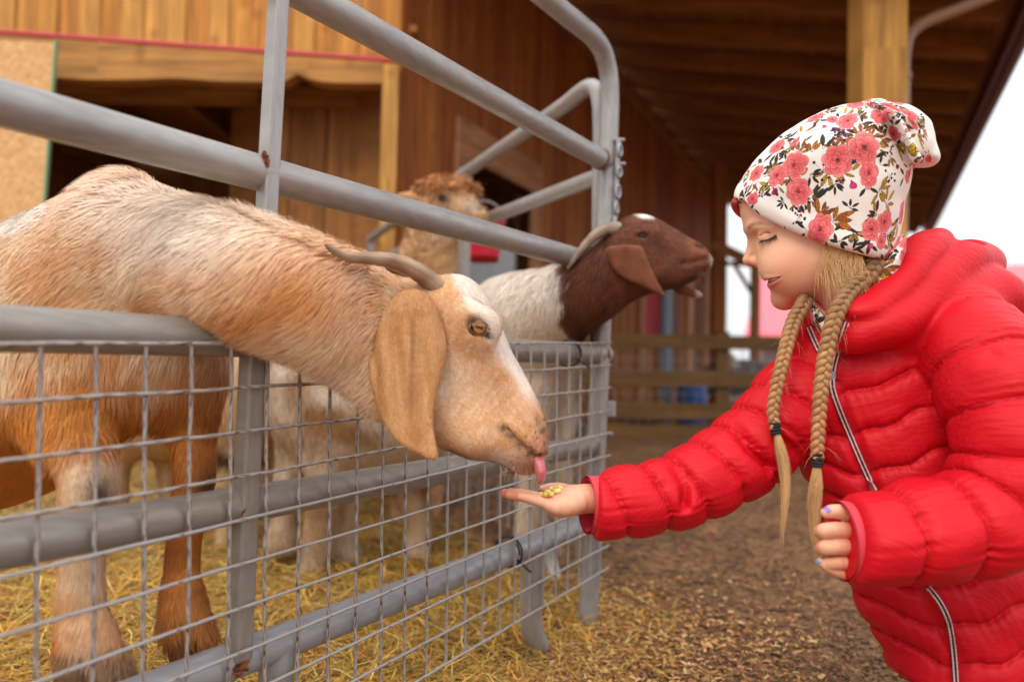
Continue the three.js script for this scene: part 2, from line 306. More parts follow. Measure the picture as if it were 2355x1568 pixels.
// ---------- ground ----------
const fenceZ = (x) => 0.69 * 2188 / (2276 - x);
const fA = at(88, 820, fenceZ(88)), fB = at(1385, 836, fenceZ(1385));
const fU = V(fB.x - fA.x, 0, fB.z - fA.z).normalize(), fN = V(-fU.z, 0, fU.x); if (fN.dot(V(-fA.x, 0, -fA.z)) < 0) fN.negate();
const fenceSide = (x, z) => (x - fA.x) * fN.x + (z - fA.z) * fN.z;      // > 0 on the visitor side
const bEnd = at(860, 540, 3.8), bDir = V(bEnd.x - fB.x, 0, bEnd.z - fB.z).normalize();
const bSide = (x, z) => (x - fB.x) * -bDir.z + (z - fB.z) * bDir.x;      // sign tells which side of the second panel
const bSign = Math.sign(bSide(fA.x, fA.z + 0.0 - 1.5)) || 1;
const penAmount = (x, z) => sstep(-0.06, 0.1, -fenceSide(x, z)) * sstep(-0.06, 0.1, bSide(x, z) * bSign);
{
  const xs = [], zs = [];
  for (let x = -160; x < -3; x *= 0.8) xs.push(x); for (let x = -3; x <= 3.2; x += 0.026) xs.push(x); for (let x = 3.4; x < 200; x *= 1.25) xs.push(x);
  for (let z = 40; z > 0.4; z *= 0.75) zs.push(z); for (let z = 0.3; z > -6.4; z -= 0.026) zs.push(z); for (let z = -6.5; z > -320; z *= 1.22) zs.push(z);
  const P = [], C = [], I = [], UV = [];
  const c1 = lin(146, 106, 72), c2 = lin(112, 79, 52), c3 = lin(174, 130, 88), c4 = lin(176, 140, 78), c5 = lin(112, 92, 48);
  for (const z of zs) for (const x of xs) {
    const near = x > -3.1 && x < 3.3 && z < 0.35 && z > -6.5, hay = near ? penAmount(x, z) : 0;
    const h = near ? (fbm(x * 5, 0, z * 5, 3) * 0.03 + noise(x * 26, 1, z * 26) * 0.007 + noise(x * 55, 3, z * 55) * 0.003) * sstep(6.4, 5.2, -z) + hay * 0.012 : 0;
    const a = clamp(0.5 + fbm(x * 3.2, 4, z * 3.2, 4) * 1.5), b = clamp(0.45 + fbm(x * 14, 9, z * 14, 3) * 1.7);
    let c = mix3(mix3(c2, c1, a), c3, b * 0.55 * sstep(-5.5, -1.2, z)); c = mix3(c, mix3(c5, c4, clamp(0.5 + fbm(x * 4, 2, z * 4, 3) * 1.8)), hay * 0.8);
    P.push(x, h, z); C.push(...c); UV.push(x, z);
  }
  const nx = xs.length; for (let j = 0; j < zs.length - 1; j++) for (let i = 0; i < nx - 1; i++) { const a = j * nx + i; I.push(a, a + 1, a + nx, a + 1, a + nx + 1, a + nx); }
  const g = new THREE.BufferGeometry(); g.setAttribute('position', new THREE.Float32BufferAttribute(P, 3)); g.setAttribute('color', new THREE.Float32BufferAttribute(C, 3)); g.setAttribute('uv', new THREE.Float32BufferAttribute(UV, 2)); g.setIndex(I); g.computeVertexNormals();
  const soil = dataTex(256, 256, (u, v) => { const q = 0.85 + tile(u, v, 20, 20, 1, 4) * 0.9 + tile(u, v, 60, 60, 6, 2) * 0.3; return [q, q * 0.98, q * 0.95]; }); soil.repeat.set(2.2, 2.2);
  struct('ground', g, new THREE.MeshStandardMaterial({ vertexColors: true, map: soil, roughness: 0.95, bumpMap: soil, bumpScale: 0.008 }));
}
const footOf = (p) => Math.hypot(Math.max(0, fenceSide(p.x, p.z)), 1.15 * Math.max(0, (p.x - fB.x) * fU.x + (p.z - fB.z) * fU.z));      // how far from the foot of the near panel
const inFrameGround = (x0, x1, y0, y1) => onGround(rr(x0, x1), rr(y0, y1));
function litter(name, label, count, place, make) {
  const B = new Blades(); let n = 0, guard = 0;
  while (n < count && guard++ < count * 8) { const p = place(); if (!p) continue; make(B, p); n++; }
  const m = shade(new THREE.Mesh(B.geo(), new THREE.MeshStandardMaterial({ vertexColors: true, roughness: 0.8, side: THREE.DoubleSide }))); m.name = name; m.userData = { kind: 'stuff', label, category: name.startsWith('hay') ? 'hay' : 'litter' }; scene.add(m); return m;
}
const HAY = [lin(236, 190, 86), lin(220, 166, 58), lin(190, 156, 66), lin(246, 212, 124), lin(158, 146, 60), lin(226, 158, 54), lin(196, 130, 52), lin(156, 116, 62), lin(140, 108, 58)];
function straw(B, p, len, wid, lift) {
  const a = rnd() * 6.283, t = rr(-0.12, 0.35), d = V(Math.cos(a) * Math.cos(t), Math.sin(t), Math.sin(a) * Math.cos(t)), s = V(-d.z, 0, d.x).normalize(), n = s.clone().cross(d).normalize(); if (n.y < 0) n.negate();
  const y = rr(0.004, lift), c = pick(HAY), k = rr(0.75, 1.15), cc = c.map((q) => q * k), r = V(p.x, y, p.z).addScaledVector(d, -len / 2), m = V(p.x + rr(-0.15, 0.15) * len, y + rr(0, 0.12) * len, p.z + rr(-0.15, 0.15) * len), e = V(p.x, y, p.z).addScaledVector(d, len / 2); if (r.y < 0) r.y = 0.002; if (e.y < 0.002) e.y = 0.002;
  if (s.clone().cross(d).y < 0) s.negate();
  B.add(r, m, e, s, wid / 2, n, cc, cc);
}
litter('hay', 'loose golden hay strewn over the pen floor behind the mesh', 26000, () => { const p = rnd() < 0.75 ? inFrameGround(-60, 1420, 1080, 1640) : V(rr(-2.2, 0.6), 0, rr(-4.6, -0.7)); return p && p.z > -5 && rnd() < penAmount(p.x, p.z) ? p : null; }, (B, p) => straw(B, p, rr(0.03, 0.15), rr(0.0015, 0.0042), 0.035));
litter('hay_wisps', 'thin wisps of trampled hay at the foot of the mesh panel', 1300, () => { const p = inFrameGround(700, 1560, 1300, 1640), s = footOf(p); return s > 0 && rnd() < Math.exp(-s * 8) ? p : null; }, (B, p) => straw(B, p, rr(0.03, 0.12), rr(0.0014, 0.003), 0.02));
const CHIP = [lin(224, 172, 108), lin(206, 150, 86), lin(236, 192, 132), lin(180, 122, 68), lin(152, 100, 58)];
function chip(B, p, size) {
  const a = rnd() * 6.283, d = V(Math.cos(a), rr(-0.25, 0.25), Math.sin(a)).normalize(), s = V(-d.z, rr(-0.3, 0.3), d.x).normalize(), n = d.clone().cross(s); if (n.y < 0) { n.negate(); s.negate(); } n.normalize(); const w = d.clone().cross(n).negate().normalize();
  const c = pick(CHIP).map((q) => q * rr(0.75, 0.95)), o = V(p.x, rr(0.004, 0.016), p.z); B.add(o.clone().addScaledVector(d, -size / 2), o.clone().addScaledVector(d, size * 0.15).add(V(0, rr(0, 0.004), 0)), o.clone().addScaledVector(d, size / 2), s, size * rr(0.14, 0.32), n, c, c);
}
litter('wood_chips', 'pale wood shavings spread along the foot of the panel', 16000, () => { const p = inFrameGround(860, 1900, 1330, 1640), s = footOf(p); return rnd() < (s > 0 ? Math.exp(-s * 6.5) * (0.5 + 1.1 * Math.max(0, 0.3 + fbm(p.x * 5, 1, p.z * 5, 2))) : 0.5) ? p : null; }, (B, p) => chip(B, p, rr(0.005, 0.02)));
litter('pen_litter', 'brown leaves and bark scraps lying between the hay', 1500, () => { const p = inFrameGround(-20, 1400, 1100, 1600); return p && p.z > -4 && rnd() < penAmount(p.x, p.z) ? p : null; }, (B, p) => chip(B, V(p.x, 0.014, p.z), rr(0.015, 0.05)));
litter('dirt_crumbs', 'crumbs of dry soil and bark trodden over the bare yard', 14000, () => { const p = rnd() < 0.8 ? inFrameGround(1330, 2120, 1010, 1640) : V(rr(-0.2, 2.6), 0, rr(-5.5, -0.8)); return p && p.z > -6 && fenceSide(p.x, p.z) > 0.02 ? p : null; }, (B, p) => {
  const s = rr(0.002, 0.0062) * (rnd() < 0.03 ? 1.8 : 1), a = rnd() * 6.28, d = V(Math.cos(a), rr(-0.6, 0.6), Math.sin(a)).normalize(), q = V(-d.z, 0, d.x).normalize(), n = d.clone().cross(q); if (n.y < 0) { n.negate(); q.negate(); } const t = rnd(), c = (t < 0.8 ? mix3(lin(116, 82, 54), lin(152, 112, 76), rnd()) : mix3(lin(150, 110, 72), lin(176, 134, 90), rnd())), o = V(p.x, rr(0.004, 0.013), p.z);
  B.add(o.clone().addScaledVector(d, -s), o.clone().addScaledVector(d, s * 0.3), o.clone().addScaledVector(d, s), q, s * rr(0.35, 0.8), n, c, c);
});
stage('ground');

// ---------- barn ----------
const barn = thing('barn', 'golden board barn with a dark porch roof behind the pen', 'barn');
const bC = V(-0.68, 0, -4), bD = V(0.454, 0, -0.891), bOut = V(0.891, 0, 0.454);
const wallP = (t, h, o = 0) => V(bC.x + bD.x * t + bOut.x * o, h, bC.z + bD.z * t + bOut.z * o);
{
  const trimL = at(-420, 40, 4.0), trimR = at(905, 137, 4.0), hAt = (x) => mix(trimL.y, trimR.y, clamp((x - trimL.x) / (trimR.x - trimL.x)));
  for (let x = bC.x - 0.065, k = 0; x > -3.9; x -= 0.125, k++) part(barn, 'siding_board', boardGeo(V(x, hAt(x) + 0.012, -4 - (k % 2) * 0.008), V(x, 4.1, -4 - (k % 2) * 0.008), V(1, 0, 0), 0.121, 0.02), pick(W_SIDING));
  part(barn, 'metal_trim', tubeGeo([trimL, trimR].map((p) => V(p.x, p.y, -3.97)), 0.017, 6), M_RED);
  part(barn, 'trim_back', boardGeo(V(trimL.x, trimL.y + 0.02, -4.03), V(trimR.x, trimR.y + 0.02, -4.03), V(0, 1, 0), 0.1, 0.03), W_DARK[0]);
  // lintel beam with a rough lower edge
  const s = new THREE.Shape(), L = V(trimL.x, 0, 0), x0 = trimL.x, x1 = at(880, 150, 3.96).x, top = (x) => hAt(x) - 0.03;
  s.moveTo(x0, top(x0)); s.lineTo(x1, top(x1)); const lowR = at(870, 190, 3.96).y, lowL = at(110, 176, 3.96).y;
  const n = 40; for (let i = 0; i <= n; i++) { const x = mix(x1, x0, i / n), f = (x - x0) / (x1 - x0), notch = Math.exp(-Math.pow((x - at(690, 160, 3.96).x) / 0.05, 2)) * 0.05; s.lineTo(x, mix(lowL, lowR, f) + noise(x * 3, 2, 1) * 0.018 + notch); }
  const bg = new THREE.ExtrudeGeometry(s, { depth: 0.1, bevelEnabled: false }).translate(0, 0, -4.03), uv = bg.attributes.uv;
  for (let i = 0; i < uv.count; i++) uv.setXY(i, bg.attributes.position.getY(i) * 4, bg.attributes.position.getX(i) / 1.2);
  part(barn, 'lintel_beam', bg, W_BEAM[0]);
  part(barn, 'corner_post', boardGeo(V(bC.x - 0.045, 0, -3.985), V(bC.x - 0.045, at(890, 150, 4).y, -3.985), V(1, 0, 0), 0.09, 0.11), W_POST[1]);
  // inside of the open shed
  const inner = at(120, 230, 4.5);
  part(barn, 'inner_beam', boardGeo(at(60, 200, 4.5), at(600, 212, 4.5), V(0, 1, 0), 0.16, 0.1), W_BEAM[1]);
  part(barn, 'inner_beam', boardGeo(at(60, 330, 6.2), at(640, 320, 6.2), V(0, 1, 0), 0.2, 0.1), W_DARK[1]);
  for (let i = 0; i < 5; i++) part(barn, 'joist', boardGeo(V(-3.8 + i * 0.75, 2.42, -4.15), V(-3.8 + i * 0.75, 2.42, -6.9), V(0, 1, 0), 0.16, 0.06), W_DARK[i % 3]);
  part(barn, 'shed_ceiling', boxAt(V(-2.4, 2.56, -5.5), 3.6, 0.04, 2.9), W_DARK[2]);
  for (let i = 0; i < 16; i++) part(barn, 'back_board', boardGeo(V(-4.0 + i * 0.22, 0, -7 + (i % 2) * 0.01), V(-4.0 + i * 0.22, 2.55, -7 + (i % 2) * 0.01), V(1, 0, 0), 0.215, 0.025), pick(W_DARK));
  for (let i = 0; i < 12; i++) part(barn, 'side_board', boardGeo(V(-4.05, 0, -4.2 - i * 0.235), V(-4.05, 2.55, -4.2 - i * 0.235), V(0, 0, 1), 0.23, 0.025), pick(W_DARK));
  const rL = at(640, 300, 4.42).x, rR = bC.x - 0.05;
  for (let x = rL, k = 0; x < rR; x += 0.118, k++) part(barn, 'recess_board', boardGeo(V(x, 0, -4.42 - (k % 2) * 0.012), V(x, at(700, 242, 4.42).y, -4.42 - (k % 2) * 0.012), V(1, 0, 0), 0.112, 0.02), pick(W_INNER));
  part(barn, 'recess_header', boardGeo(V(rL - 0.06, at(700, 216, 4.38).y, -4.38), V(rR, at(860, 222, 4.38).y, -4.38), V(0, 1, 0), 0.13, 0.05), W_DARK[0]);
  part(barn, 'recess_jamb', boardGeo(V(rL - 0.07, 0, -4.40), V(rL - 0.07, 2.3, -4.40), V(1, 0, 0), 0.06, 0.12), W_DARK[2]);
  for (const [px, w] of [[330, 0.05], [450, 0.07], [250, 0.03]]) { const p = at(px, 480, 5.6); part(barn, 'stall_post', boardGeo(V(p.x, 0, p.z), V(p.x, 1.5, p.z), V(1, 0, 0), w, 0.05), px === 450 ? M_GALV : W_INNER[0]); }
  // osb sheet at the left of the opening
  const o0 = at(96, 300, 3.7), osb = new THREE.BoxGeometry(0.62, 2.6, 0.018), ouv = osb.attributes.uv; for (let i = 0; i < ouv.count; i++) ouv.setXY(i, osb.attributes.position.getX(i) * 1.6, osb.attributes.position.getY(i) * 1.6);
  osb.rotateZ(-0.035).translate(o0.x - 0.325, at(50, 84, 3.7).y - 1.3, -3.7);
  const sheet = part(barn, 'strand_board_sheet', osb, M_OSB); sheet.userData.label = 'pale strand board sheet with a green edge';
  part(sheet, 'sheet_edge', new THREE.BoxGeometry(0.012, 2.6, 0.02).rotateZ(-0.035).translate(o0.x - 0.008, at(50, 84, 3.7).y - 1.3, -3.7), M_OSBEDGE);
  // long wall under the porch
  const winT = [0.78, 1.74], winH = [0.95, 1.98];
  for (let t = 0.07, k = 0; t < 9.6; t += 0.138, k++) {
    const o = (k % 2) * 0.012, m = pick(W_LONG), inW = t > winT[0] && t < winT[1];
    if (!inW) part(barn, 'wall_board', boardGeo(wallP(t, 0, -o), wallP(t, 3.75, -o), bD, 0.134, 0.022), m);
    else { part(barn, 'wall_board', boardGeo(wallP(t, 0, -o), wallP(t, winH[0], -o), bD, 0.134, 0.022), m); part(barn, 'wall_board', boardGeo(wallP(t, winH[1], -o), wallP(t, 3.75, -o), bD, 0.134, 0.022), m); }
  }
  const win = new THREE.Group(); win.name = 'window'; barn.add(win);
  part(win, 'casing', boardGeo(wallP(0.6, 2.09, 0.025), wallP(1.92, 2.09, 0.025), V(0, 1, 0), 0.24, 0.03), W_CASE[0]);
  part(win, 'casing', boardGeo(wallP(0.68, 0.9, 0.025), wallP(0.68, 1.97, 0.025), bD, 0.17, 0.03), W_CASE[1]);
  part(win, 'casing', boardGeo(wallP(1.84, 0.4, 0.025), wallP(1.84, 1.97, 0.025), bD, 0.17, 0.03), W_CASE[2]);
  part(win, 'sill', boardGeo(wallP(0.76, 0.92, 0.04), wallP(1.75, 0.92, 0.04), V(0, 1, 0), 0.08, 0.06), W_CASE[1]);
  part(win, 'pane', boardGeo(wallP(0.66, 1.46, -0.04), wallP(1.9, 1.46, -0.04), V(0, 1, 0), 1.12, 0.006), M_GLASS);
  { const box = (t0, t1, h0, h1, o) => part(win, 'store_room', boardGeo(wallP(t0, h0, o), wallP(t1, h1, o), V(0, 1, 0), 1.9, 0.03), W_DARK[0]); box(0.2, 2.4, 1.4, 1.4, -1.6); for (const t of [0.2, 2.4]) part(win, 'store_room', boardGeo(wallP(t, 1.4, -0.04), wallP(t, 1.4, -1.6), V(0, 1, 0), 1.9, 0.03), W_DARK[1]); for (const h of [0.45, 2.35]) part(win, 'store_room', boardGeo(wallP(0.2, h, -0.82), wallP(2.4, h, -0.82), bOut, 1.56, 0.03), W_DARK[2]); }
  for (const [t, m, w, h] of [[2.9, W_CASE[0], 0.16, 1.55], [4.9, W_CASE[1], 0.25, 2.2], [5.7, W_CASE[2], 0.3, 2.2], [7.4, W_CASE[0], 0.4, 2.2], [8.6, W_INNER[0], 0.4, 2.2]]) part(barn, 'door_casing', boardGeo(wallP(t, 0, 0.03), wallP(t, h, 0.03), bD, w, 0.03), m);
  for (const [t, w, h] of [[3.5, 0.18, 1.45], [6.5, 0.5, 1.9], [8.05, 0.3, 1.9]]) part(barn, 'doorway_panel', boardGeo(wallP(t, 0, 0.02), wallP(t, h, 0.02), bD, w, 0.03), pick(M_DOORWAY));  // brown plank panels stand in for the shade of open doorways
  part(barn, 'end_post', boardGeo(wallP(9.65, 0, 0.05), wallP(9.65, 3.7, 0.05), bD, 0.28, 0.2), W_LONG[2]);
  // porch roof: deck boards run along the barn, rafters across it
  const over = 3.3, hW = 3.66, hE = 2.86, tS = -0.5, tE = 10.6, rP = (t, f, dy = 0) => wallP(t, mix(hW, hE, f) + dy, over * f);
  const rn = rP(0, 1).sub(rP(0, 0)).normalize();
  for (let i = 0; i < 22; i++) part(barn, 'roof_board', boardGeo(rP(tS, (i + 0.5) / 22, 0.17), rP(tE, (i + 0.5) / 22, 0.17), rn, 0.15, 0.022), W_ROOF[i % 3]);
  part(barn, 'roof_sheet', boardGeo(rP(tS, 0.5, 0.2), rP(tE, 0.5, 0.2), rn, over * 1.06, 0.012), M_MAROON);
  for (let t = tS + 0.1, k = 0; t < tE; t += 0.62, k++) part(barn, 'rafter', boardGeo(rP(t, 0, 0.06), rP(t, 0.97, 0.06), V(0, 1, 0), 0.17, 0.05), W_ROOF[k % 3]);
  part(barn, 'ledger', boardGeo(wallP(tS + 0.5, 3.62, 0.05), wallP(9.7, 3.62, 0.05), V(0, 1, 0), 0.2, 0.06), W_ROOF[0]);
  part(barn, 'porch_beam', boardGeo(rP(tS, 0.76, -0.1), rP(tE, 0.76, -0.1), V(0, 1, 0), 0.16, 0.14), W_ROOF[1]);
  part(barn, 'fascia', boardGeo(rP(tS, 1.0, 0.1), rP(tE, 1.0, 0.1), V(0, 1, 0), 0.2, 0.03), M_MAROON);
  part(barn, 'gutter', tubeGeo([rP(tS, 1.022, 0.09), rP(tE, 1.022, 0.09)], 0.06, 10), M_MAROON);
  // porch posts
  const pp = at(2017, 120, 3.4); part(barn, 'porch_post', boardGeo(V(pp.x, 0, pp.z), V(pp.x, 3.02, pp.z), V(1, 0, 0.1), 0.2, 0.2), W_POST[0]);
  const p2 = at(1652, 700, 9.0), p3 = at(1737, 700, 8.2);
  part(barn, 'porch_post', boardGeo(V(p2.x, 0, p2.z), V(p2.x, 3.2, p2.z), V(1, 0, 0), 0.17, 0.17), W_LONG[0]);
  part(barn, 'porch_post', boardGeo(V(p3.x, 0, p3.z), V(p3.x, 3.0, p3.z), V(1, 0, 0), 0.09, 0.09), W_DARK[0]);
  part(barn, 'tie_beam', boardGeo(at(1640, 604, 8.5), at(1745, 608, 8.2), V(0, 1, 0), 0.055, 0.05), W_DARK[1]);
  part(barn, 'brace', boardGeo(at(1690, 610, 8.3), at(1740, 690, 8.2), V(0, 1, 0), 0.05, 0.04), W_DARK[1]);
  part(barn, 'brace', boardGeo(at(1640, 560, 8.3), at(1742, 610, 8.2), V(0, 1, 0), 0.12, 0.04), W_DARK[2]);
  // downpipe
  const dp = [at(2330, -30, 3.5), at(2200, 22, 3.46), at(2120, 55, 3.44), at(2092, 80, 3.44), at(2081, 120, 3.44), at(2079, 200, 3.44), at(2077, 330, 3.44), at(2073, 560, 3.44)]; const pipe = smooth(dp, 40); pipe.push(V(pipe.at(-1).x, 0.1, pipe.at(-1).z));
  const dpp = part(barn, 'downpipe', tubeGeo(pipe, 0.029, 12), M_PIPE); part(dpp, 'pipe_collar', tubeGeo([at(2080, 170, 3.44), at(2079.6, 182, 3.44)], 0.034, 12), M_PIPE);
}
stage('barn');
// ---------- far things ----------
{
  const f = thing('board_fence', 'brown three-board fence across the yard behind the girl', 'fence');
  for (const [y, h] of [[782, 30], [868, 34], [942, 36]]) part(f, 'rail_board', boardGeo(at(1230, y - 3, 6), at(2200, y + 14, 6), V(0, 1, 0), PX(h, 6), 0.04), pick(W_RAIL));
  for (const x of [1240, 1660, 2120]) { const p = at(x, 900, 6.06); part(f, 'fence_post', boardGeo(V(p.x, 0, p.z), V(p.x, 0.9, p.z), V(1, 0, 0), 0.11, 0.08), W_RAIL[0]); }
  const lx = at(1230, 900, 6.04).x, rx = at(2200, 900, 6.04).x; for (let x = lx; x < rx; x += 0.1) part(f, 'wire', rod(V(x, 0.02, -6.05), V(x, 0.85, -6.05), 0.003, 4), M_WIRE);
  for (let h = 0.05; h < 0.8; h += 0.1) part(f, 'wire', rod(V(lx, h, -6.055), V(rx, h, -6.055), 0.003, 4), M_WIRE);
  const curb = new THREE.BoxGeometry(3.4, 0.11, 0.14, 40, 3, 2); const cp = curb.attributes.position; for (let i = 0; i < cp.count; i++) cp.setY(i, cp.getY(i) + noise(cp.getX(i) * 4, 1, cp.getZ(i) * 9) * 0.03);
  curb.computeVertexNormals(); curb.translate(1.3, 0.045, -5.85);
  solo('timber_kerb', curb, W_RAIL[1], 'low weathered timber kerb lying along the foot of the board fence', 'kerb');
  const b = thing('red_roofed_house', 'long far building with a red metal roof, glare mixed into its colour', 'building');
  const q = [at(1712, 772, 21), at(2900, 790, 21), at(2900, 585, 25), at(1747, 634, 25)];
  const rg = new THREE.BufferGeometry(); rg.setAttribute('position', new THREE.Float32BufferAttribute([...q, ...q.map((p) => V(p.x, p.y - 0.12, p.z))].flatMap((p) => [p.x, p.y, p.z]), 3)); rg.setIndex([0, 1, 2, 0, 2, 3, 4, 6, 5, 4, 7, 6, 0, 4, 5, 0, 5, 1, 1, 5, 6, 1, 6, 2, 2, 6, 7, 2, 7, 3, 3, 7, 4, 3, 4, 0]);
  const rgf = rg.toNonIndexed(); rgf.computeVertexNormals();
  part(b, 'roof', rgf, new THREE.MeshStandardMaterial({ color: col(222, 104, 116), roughness: 0.5 }));  // roof red lightened to pink, glare and haze painted into the colour
  part(b, 'wall', boxAt(V((q[0].x + q[1].x) / 2 + 0.4, q[0].y / 2 - 0.1, -21.8), q[1].x - q[0].x - 0.8, q[0].y - 0.1, 0.3), new THREE.MeshStandardMaterial({ color: col(150, 130, 132), roughness: 0.9 }));
  part(b, 'eaves_trim', rod(q[0].clone().add(V(0, -0.06, 0.05)), q[1].clone().add(V(0, -0.06, 0.05)), 0.09, 6), new THREE.MeshStandardMaterial({ color: col(214, 70, 84), roughness: 0.5 }));
  const bar = onGround(1592, 985); bar.set(at(1592, 905, 6.9).x, 0, -6.9);
  const barrel = thing('barrel', 'blue plastic barrel behind the board fence', 'barrel'); barrel.position.copy(bar);
  part(barrel, 'drum', new THREE.LatheGeometry([[0, 0], [0.12, 0], [0.135, 0.03], [0.14, 0.12], [0.134, 0.14], [0.14, 0.16], [0.14, 0.3], [0.134, 0.32], [0.14, 0.34], [0.13, 0.44], [0.11, 0.46], [0, 0.46]].map((p) => new THREE.Vector2(...p)), 24), new THREE.MeshStandardMaterial({ color: col(44, 92, 170), roughness: 0.4 }));
  part(barrel, 'rim', new THREE.TorusGeometry(0.13, 0.012, 6, 24).rotateX(Math.PI / 2).translate(0, 0.45, 0), new THREE.MeshStandardMaterial({ color: col(40, 82, 150), roughness: 0.4 }));
  // cloth and pipes by the porch wall
  const cl = new THREE.PlaneGeometry(0.2, 0.62, 10, 14), cpz = cl.attributes.position; for (let i = 0; i < cpz.count; i++) cpz.setZ(i, Math.sin(cpz.getX(i) * 40 + cpz.getY(i) * 3) * 0.018 + cpz.getY(i) * 0.05); cl.computeVertexNormals();
  const cp2 = at(1506, 705, 7.2); cl.translate(cp2.x, cp2.y, cp2.z); solo('hanging_cloth', cl, new THREE.MeshStandardMaterial({ color: col(216, 96, 108), roughness: 0.9, side: THREE.DoubleSide }), 'pink cloth hanging on the porch wall left of the grey pipe', 'cloth');
  const gp = at(1532, 715, 7.1); solo('grey_pipe', tubeGeo([V(gp.x, 0, gp.z), V(gp.x, 1.5, gp.z), V(gp.x - 0.03, 1.8, gp.z - 0.05)], 0.06, 10), new THREE.MeshStandardMaterial({ color: col(120, 136, 150), roughness: 0.5 }), 'upright grey pipe beside the pink cloth', 'pipe');
  const bk = at(1108, 585, 3.1), bucket = thing('bucket', 'red plastic bucket hanging behind the pen between the two goats', 'bucket'); bucket.position.set(bk.x, bk.y - 0.03, bk.z);
  part(bucket, 'pail', new THREE.LatheGeometry([[0, 0], [0.075, 0], [0.078, 0.02], [0.1, 0.17], [0.108, 0.175], [0.1, 0.17], [0.074, 0.012]].map((p) => new THREE.Vector2(...p)), 22), new THREE.MeshStandardMaterial({ color: col(196, 30, 52), roughness: 0.4, side: THREE.DoubleSide }));
  part(bucket, 'handle', new THREE.TorusGeometry(0.1, 0.004, 6, 20, Math.PI).translate(0, 0.17, 0), M_GALV);
}
stage('far things');

